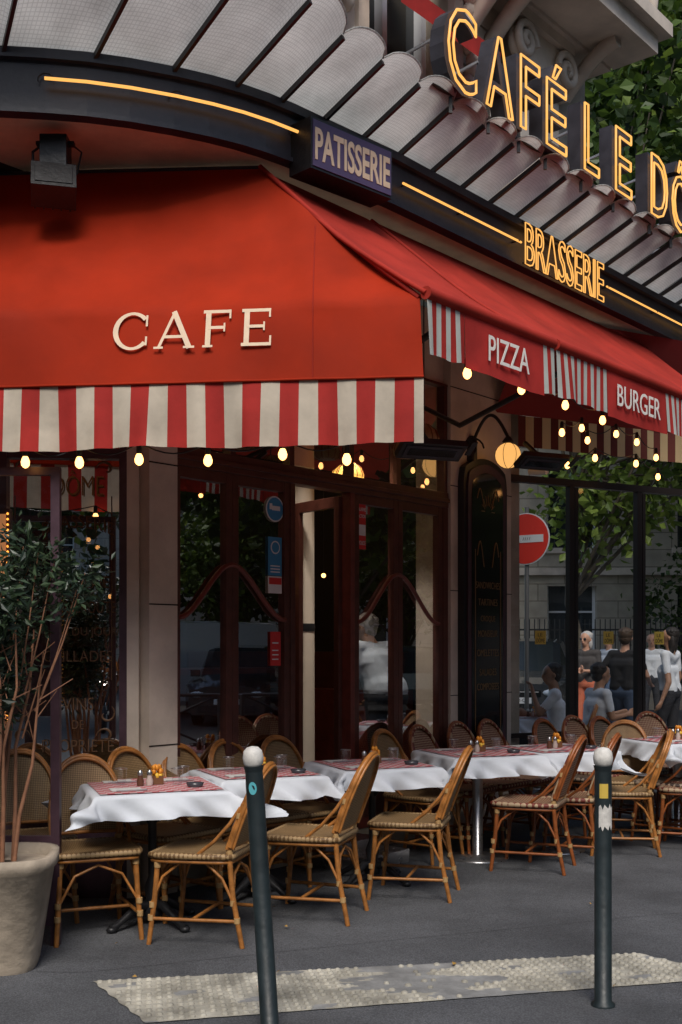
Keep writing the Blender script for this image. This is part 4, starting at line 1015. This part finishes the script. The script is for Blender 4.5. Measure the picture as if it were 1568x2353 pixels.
PB=mat('car_paint_black',(.015,.016,.02),.15,coat=1); PG=mat('car_paint_grey',(.06,.065,.07),.2,coat=1); PW=mat('van_paint_white',(.80,.81,.82),.25,coat=1)
suv=[(-2.15,.75,.95,.80,.6,0),(-2.08,.95,1.0,.88,.66,1),(-1.75,.98,1.58,.91,.66,1),(-.6,.98,1.66,.92,.68,1),(.25,.98,1.60,.92,.66,1),(.95,.98,1.04,.92,.72,1),(1.2,.94,1.02,.91,.70,0),(1.95,.86,.93,.88,.62,0),(2.18,.76,.82,.78,.55,0)]
vn=[(-2.4,1.15,2.1,.95,.88,2),(-2.3,1.2,2.22,.98,.90,2),(-.5,1.2,2.25,.98,.90,2),(.6,1.15,2.22,.98,.90,2),(1.2,1.12,2.1,.97,.86,1),(1.75,1.10,1.22,.95,.80,1),(2.3,1.0,1.08,.92,.70,0),(2.5,.85,.9,.85,.6,0)]
def refl(X,Y):
    p=Vector((X+1.208,Y-6.77)); n_=Vector((.761,-.649)); k=p.dot(n_); return (X-2*k*n_.x,Y-2*k*n_.y)
x,y=refl(-2.2,25.0); vehicle('parked_car',frame(x,y,-1,-.2,-.13),suv,PB,-1.3,1.35,plate='MD-585-AE')
x,y=refl(-4.0,27.5); vehicle('delivery_van',frame(x,y,-.5,-1,-.13),vn,PW,-1.5,1.6)
vehicle('parked_car',frame(3.75,22.8,-.25,-1),suv,PG,-1.3,1.35,plate='EX-632-QL')
x,y=refl(.9,28); vehicle('parked_car',frame(x,y,-.1,-1,-.13),suv,PG,-1.3,1.35)
# ================================================================ people
def person(name,M,J,P,hair,hairlen=0,beard=False,yaw=0,glasses=False,helmet=None,sleeve=.5,fat=1,pitch=0):
    B=MB(); segs=[]
    def cap(p,r0,q,r1,m):
        p=Vector(p);q=Vector(q); segs.append((p,r0,q,r1,m))
        d_=(q-p); L=d_.length
        if L<1e-5: B.ell(p,r0,SKIN,12); return
        B.tube([p,q],[r0,r1],SKIN,12); B.ell(p,r0,SKIN,12); B.ell(q,r1,SKIN,12)
    sk,tp,lg,sh=P['skin'],P['top'],P['legs'],P['shoes']
    ch=Vector(J['chest']); pe=Vector(J['pelvis']); nk=Vector(J['neck']); hd=Vector(J['head'])
    sl=Vector(J['shL']); sr=Vector(J['shR']); side=(sr-sl).normalized()
    cap(ch-side*.09,.105*fat,ch+side*.09,.105*fat,tp); md=ch.lerp(pe,.55)
    cap(md-side*.065,.105*fat,md+side*.065,.105*fat,tp); cap(pe-side*.075,.11*fat,pe+side*.075,.11*fat,lg)
    for s_ in (-1,1): cap(ch+side*s_*.08,.105*fat,md+side*s_*.06,.105*fat,tp); cap(md+side*s_*.06,.105*fat,pe+side*s_*.07+Vector((0,0,.05)),.112*fat,tp)
    cap(sl,.062,ch.lerp(nk,.6),.075,tp); cap(sr,.062,ch.lerp(nk,.6),.075,tp)
    cap(nk-(hd-nk)*.2,.058,hd.lerp(nk,.3),.052,sk)
    for s_ in 'LR':
        A,E_,Wr=Vector(J['sh'+s_]),Vector(J['el'+s_]),Vector(J['wr'+s_])
        k=A.lerp(E_,.62)
        cap(A,.056,k,.048,tp); cap(k,.040 if sleeve<.9 else .046,E_,.037 if sleeve<.9 else .043,sk if sleeve<.9 else tp)
        cap(E_,.037 if sleeve<.9 else .042,Wr,.024 if sleeve<.9 else .031,sk if sleeve<.9 else tp)
        d_=(Wr-E_).normalized(); sd=d_.cross(Vector((0,1,.2))); sd=sd.normalized() if sd.length>.1 else Vector((1,0,0)); nm=sd.cross(d_)
        pe_=Wr+d_*.075; cap(Wr,.024,pe_-sd*.018,.019,sk); cap(Wr,.024,pe_+sd*.018,.019,sk)
        for i,fl in enumerate((.062,.072,.066,.05)):
            f0=pe_+sd*(-.028+.019*i); f1=f0+d_*fl*.55+nm*.008; f2=f1+d_*fl*.35+nm*.028; cap(f0,.0105,f1,.0095,sk); cap(f1,.0095,f2,.008,sk)
        t0=Wr+d_*.03-sd*.025; t1=t0+d_*.035-sd*.025+nm*.01; t2=t1+d_*.03+nm*.01; cap(t0,.013,t1,.011,sk); cap(t1,.011,t2,.009,sk)
        Hp,K,An=Vector(J['hip'+s_]),Vector(J['kn'+s_]),Vector(J['an'+s_]); to=Vector(J['to'+s_])
        cap(Hp,.095*fat,K,.060,lg); cap(K,.060,K.lerp(An,.35),.056,lg); cap(K.lerp(An,.35),.056,An,.043,lg)
        cap(An+Vector((0,0,-.01)),.042,An+Vector((0,0,-.045)),.04,sh); cap(An+Vector((0,0,-.05)),.036,to,.032,sh)
    RM=Matrix.Rotation(yaw,3,'Z')@Matrix.Rotation(pitch,3,'X')
    H=lambda x,y,z: hd+RM@Vector((x,y,z))
    cap(H(0,-.012,.035),.084,H(0,.012,.03),.080,sk); cap(H(0,.01,.0),.072,H(0,.035,-.062),.044,sk); cap(H(0,.088,.012),.009,H(0,.100,-.018),.014,sk)
    cap(H(-.080,-.005,.005),.014,H(-.080,-.008,-.02),.011,sk); cap(H(.080,-.005,.005),.014,H(.080,-.008,-.02),.011,sk)
    cap(H(-.012,.082,-.048),.012,H(.012,.082,-.048),.012,sk)
    o=B.obj('tmp'); r=o.modifiers.new('r','REMESH'); r.mode='VOXEL'; r.voxel_size=.0125; r.use_smooth_shade=True
    s=o.modifiers.new('s','SMOOTH'); s.iterations=3; s.factor=.5
    bpy.context.view_layer.update()
    me=bpy.data.meshes.new_from_object(o.evaluated_get(bpy.context.evaluated_depsgraph_get())); bpy.data.objects.remove(o)
    nf=len(me.polygons); C=np.zeros(nf*3); me.polygons.foreach_get('center',C); C=C.reshape(-1,3)
    mats=[]; best=np.full(nf,1e9); idx=np.zeros(nf,int)
    for (p,r0,q_,r1,m) in segs:
        if m not in mats: mats.append(m)
        p=np.array(p);q2=np.array(q_);d_=q2-p;L2=max(1e-9,d_@d_); tt=np.clip(((C-p)@d_)/L2,0,1)
        D=np.linalg.norm(C-(p+tt[:,None]*d_),axis=1)-(r0+(r1-r0)*tt)
        w=D<best; best[w]=D[w]; idx[w]=mats.index(m)
    V=np.zeros(len(me.vertices)*3); me.vertices.foreach_get('co',V)
    F=[list(p.vertices) for p in me.polygons]
    out=MB(); out.v=[tuple(x_) for x_ in V.reshape(-1,3)]; out.uv=[(0,0)]*len(out.v); out.f=F; out.mats=list(mats); out.m=[int(i) for i in idx]; out.sm=[True]*nf
    bpy.data.meshes.remove(me)
    R4=RM
    if helmet: 
        out.ell(H(0,-.01,.03),(.125,.145,.135),helmet,18,M=R4); out.ell(H(0,.05,.01),(.10,.10,.06),GLDARK,14,M=R4)
    elif hair:
        out.ell(H(0,-.032,.05),(.093,.093,.088),hair,16,M=R4)
        for k in range(10): 
            a=k*.63; out.ell(H(.062*math.cos(a),-.035+.055*math.sin(a),.075),(.035,.035,.035),hair,8)
        out.ell(H(0,-.05,.0),(.078,.062,.08),hair,12,M=R4)
        if hairlen: 
            for sx in (-1,0,1): out.ell(H(sx*.062,-.035-.02*(sx==0),-.06),(.034,.045,.10*hairlen+.03),hair,10)
    for sx in (-1,1):
        if glasses: out.ell(H(sx*.033,.082,.012),(.026,.014,.018),BLACK,10,M=R4)
        else: out.ell(H(sx*.031,.079,.012),(.010,.007,.006),mat('eye',(.03,.02,.015),.2),8); out.ell(H(sx*.031,.082,.030),(.014,.006,.003),hair or BLACK,6)
    out.ell(H(0,.091,-.047),(.020,.006,.005),mat('lips',(.30,.09,.07),.5),8)
    if beard: out.ell(H(0,.04,-.07),(.045,.045,.035),hair,10)
    return out.obj(name,M)
def std(**k):
    J=dict(pelvis=(0,0,.95),chest=(0,0,1.27),neck=(0,0,1.46),head=(0,.015,1.60),shL=(-.17,0,1.40),shR=(.17,0,1.40),elL=(-.22,-.02,1.13),elR=(.22,-.02,1.13),wrL=(-.21,.06,.88),wrR=(.21,.06,.88),
      hipL=(-.09,0,.90),hipR=(.09,0,.90),knL=(-.10,.02,.50),knR=(.10,.02,.50),anL=(-.10,-.02,.10),anR=(.10,-.02,.10),toL=(-.11,.13,.04),toR=(.11,.13,.04)); J.update(k); return J
def seat(dz=0,**k):
    J=dict(pelvis=(0,0,.56),chest=(0,.04,.87),neck=(0,.06,1.06),head=(0,.09,1.20),shL=(-.17,.05,1.0),shR=(.17,.05,1.0),elL=(-.21,.10,.75),elR=(.21,.10,.75),wrL=(-.12,.33,.78),wrR=(.12,.33,.78),
      hipL=(-.09,.03,.54),hipR=(.09,.03,.54),knL=(-.12,.45,.53),knR=(.12,.45,.53),anL=(-.12,.42,.10),anR=(.12,.42,.10),toL=(-.12,.57,.04),toR=(.12,.57,.04)); J.update(k); return J
c_=lambda n,c,r=.85:mat(n,c,r,var=.12,vs=12,bump=.3,bs=14)
BLUSH=c_('shirt_light_blue',(.56,.64,.75)); WT=c_('tshirt_white',(.76,.78,.80)); BK=c_('shirt_black',(.014,.014,.016)); JN=c_('jeans_blue',(.06,.09,.15)); TR=c_('trousers_dark',(.03,.03,.035)); OR=c_('trousers_coral',(.55,.15,.08)); DK=c_('top_charcoal',(.05,.045,.045)); ORJ=c_('jacket_orange',(.85,.24,.03)); SH=mat('shoes_dark',(.03,.025,.02),.6); LGH=c_('shirt_pale',(.55,.58,.63))
HD=mat('hair_dark',(.018,.013,.010),.6,var=.3,vs=40,bump=.5,bs=60); HG=mat('hair_grey',(.42,.41,.40),.6,var=.2,vs=40,bump=.5,bs=60); HBR=mat('hair_brown',(.06,.035,.02),.6,var=.3,vs=40,bump=.5,bs=60)
def at(X,Y,fx,fy,z=0):
    l=math.hypot(fx,fy);fx/=l;fy/=l
    return Matrix(((fy,fx,0,X),(-fx,fy,0,Y),(0,0,1,z),(0,0,0,1)))
PM=lambda t,l,s=SKIN:dict(top=t,legs=l,shoes=SH,skin=s)
person('waiter',at(.36,9.02,-.75,.7,.15),std(chest=(0,.10,1.22),neck=(0,.17,1.37),head=(0,.24,1.49),shL=(-.19,.13,1.34),shR=(.19,.13,1.34),elL=(-.25,.14,1.05),elR=(.25,.12,1.05),wrL=(-.17,.30,.93),wrR=(.18,.28,.92)),PM(BLUSH,TR,SKIN2),HG,sleeve=1,fat=1.22,yaw=.5)
person('seated_customer',at(2.30,11.9,-1,.15),seat(elL=(-.21,.22,.80),wrL=(-.12,.28,1.02)),PM(WT,TR,SKIN2),HD,yaw=.3)
person('seated_customer',at(2.68,12.0,1,.3),seat(),PM(LGH,JN,SKIN2),HD)
person('woman_in_sunglasses',at(3.68,17.0,-.5,-1),std(wrL=(-.03,.20,1.14),elL=(-.22,.04,1.12),wrR=(.04,.22,1.16),elR=(.22,.04,1.12)),PM(DK,OR),HG,hairlen=.6,glasses=True,sleeve=.5,yaw=-.3)
person('man_in_black_shirt',at(3.46,13.8,.9,1),std(knL=(-.12,.16,.52),anL=(-.12,.12,.12),toL=(-.12,.26,.05),anR=(.1,-.2,.12),toR=(.1,-.06,.04),elL=(-.30,-.10,1.17),wrL=(-.36,.02,.94),elR=(.24,.10,1.14),wrR=(.18,.30,1.05)),PM(BK,JN),HBR,sleeve=.5,fat=1.12,yaw=.4)
person('woman_in_white_tshirt',at(3.93,13.5,-.8,.6),std(chest=(0,.03,1.2),elL=(-.27,-.08,1.08),wrL=(-.34,-.02,.86),knL=(-.11,.12,.5),toL=(-.11,.22,.04),anL=(-.11,.06,.10)),PM(WT,TR,SKIN2),HD,hairlen=1.,sleeve=.5,fat=.95,yaw=.3)
person('man_in_pale_shirt',at(5.35,19.5,-.3,-1),std(),PM(WT,TR),None,sleeve=1,fat=1.1)
person('passer_by',at(4.5,19.0,-1,-.5),std(knL=(-.1,.2,.52),anL=(-.1,.22,.14),toL=(-.1,.36,.1),anR=(.1,-.25,.12),toR=(.1,-.11,.05)),PM(LGH,JN),HBR,sleeve=1)
table(2.05,12.1,.3,'steel',11,.3); chair(CH_A,2.33,11.9,-1,.15); chair(CH_A,2.66,12.0,1,.3)
SX,SY=-2.42,-8.6
b=MB(); SB=mat('scooter_black',(.02,.02,.024),.2,coat=1)
for y_,r_ in ((.65,.26),(-.62,.25)):
    b.tube([(0,y_+r_*.82*math.cos(k*.314),r_+r_*.82*math.sin(k*.314)) for k in range(20)],.055,mat('tyre',(.015,.015,.015)),8,closed=True)
    b.lathe([(r_*.6,-.03),(r_*.6,.03)],(0,y_,r_),STEEL,14,M=Matrix.Rotation(math.radians(90),3,'Y'))
b.ell((0,.50,.72),(.26,.12,.34),SB,16); b.ell((0,.62,.98),(.17,.12,.12),SB,14); b.ell((0,-.35,.55),(.18,.48,.20),SB,14); b.ell((0,-.25,.76),(.16,.38,.07),BLACK,12); b.box(-.16,.16,-.1,.45,.25,.33,SB)
b.tube([(-.33,.36,1.08),(-.15,.46,1.06),(0,.5,1.02),(.15,.46,1.06),(.33,.36,1.08)],.017,BLACK,8)
b.ell((0,.72,.96),(.08,.05,.06),mat('scooter_headlight',(1,.9,.8),.1,emit=8,ecol=(1,.85,.7)),12)
b.ell((0,.62,.40),(.09,.22,.06),SB,12)
for sx in (-1,1): b.tube([(sx*.28,.42,1.08),(sx*.34,.42,1.22)],.007,BLACK,5); b.ell((sx*.36,.42,1.25),(.06,.02,.04),BLACK,8); b.tube([(sx*.05,.55,.75),(sx*.06,.65,.27)],.02,STEEL,6)
b.grid(lambda u,v:((2*u-1)*.16,.60-.08*v,1.05+.25*v),6,4,GLC)
MSc=at(SX,SY,.05,1,-.13); b.obj('motor_scooter',MSc)
J=seat(pelvis=(0,-.25,.90),chest=(0,-.16,1.20),neck=(0,-.12,1.38),head=(0,-.09,1.53),shL=(-.19,-.14,1.33),shR=(.19,-.14,1.33),elL=(-.33,.05,1.12),elR=(.33,.05,1.12),wrL=(-.30,.27,1.10),wrR=(.30,.27,1.10),hipL=(-.1,-.22,.88),hipR=(.1,-.22,.88),knL=(-.22,.20,.78),knR=(.22,.20,.78),anL=(-.16,.12,.40),anR=(.16,.12,.40),toL=(-.16,.26,.36),toR=(.16,.26,.36))
person('scooter_rider',MSc,J,PM(ORJ,TR),HD,helmet=mat('helmet_black',(.02,.02,.02),.2),sleeve=1,fat=1.15)
b=MB()
for k in range(7):
    x0,y0=7.2,-4+k*2.0
    b.tube([(x0,y0,-.12),(x0,y0,.85)],.03,BLACK,8); b.tube([(x0,y0+1.7,-.12),(x0,y0+1.7,.85)],.03,BLACK,8); b.tube([(x0,y0,.85),(x0,y0+1.7,.85)],.025,BLACK,8); b.tube([(x0,y0,.1),(x0,y0+1.7,.85)],.018,BLACK,6); b.tube([(x0,y0,.85),(x0,y0+1.7,.1)],.018,BLACK,6)
b.obj('street_barrier')
# ================================================================ camera, world, sun
cam=bpy.data.cameras.new('camera'); co=bpy.data.objects.new('camera',cam); COL.objects.link(co)
cam.lens=2600/2352*36; cam.sensor_width=36; cam.sensor_fit='AUTO'; cam.shift_y=309/2352; cam.clip_end=1500; cam.clip_start=.05
co.location=(0,0,1.5); co.rotation_euler=(math.radians(90),0,0); S.camera=co
w=bpy.data.worlds.new('World'); S.world=w; w.use_nodes=True; nt=w.node_tree
sky=nt.nodes.new('ShaderNodeTexSky'); sky.sky_type='NISHITA'; sky.sun_disc=False
el=math.radians(50); az=math.radians(180)
sky.sun_elevation=el; sky.sun_rotation=az; sky.dust_density=2; sky.air_density=1.2; sky.ozone_density=1.5
bg=nt.nodes['Background']; bg.inputs[1].default_value=.15; nt.links.new(sky.outputs[0],bg.inputs[0])
sl=bpy.data.lights.new('sun','SUN'); sl.energy=2.7; sl.angle=math.radians(25); sl.color=(1,.94,.86)
so=bpy.data.objects.new('sun',sl); COL.objects.link(so)
dv=Vector((math.sin(az)*math.cos(el),math.cos(az)*math.cos(el),math.sin(el)))
so.rotation_euler=dv.to_track_quat('Z','Y').to_euler()
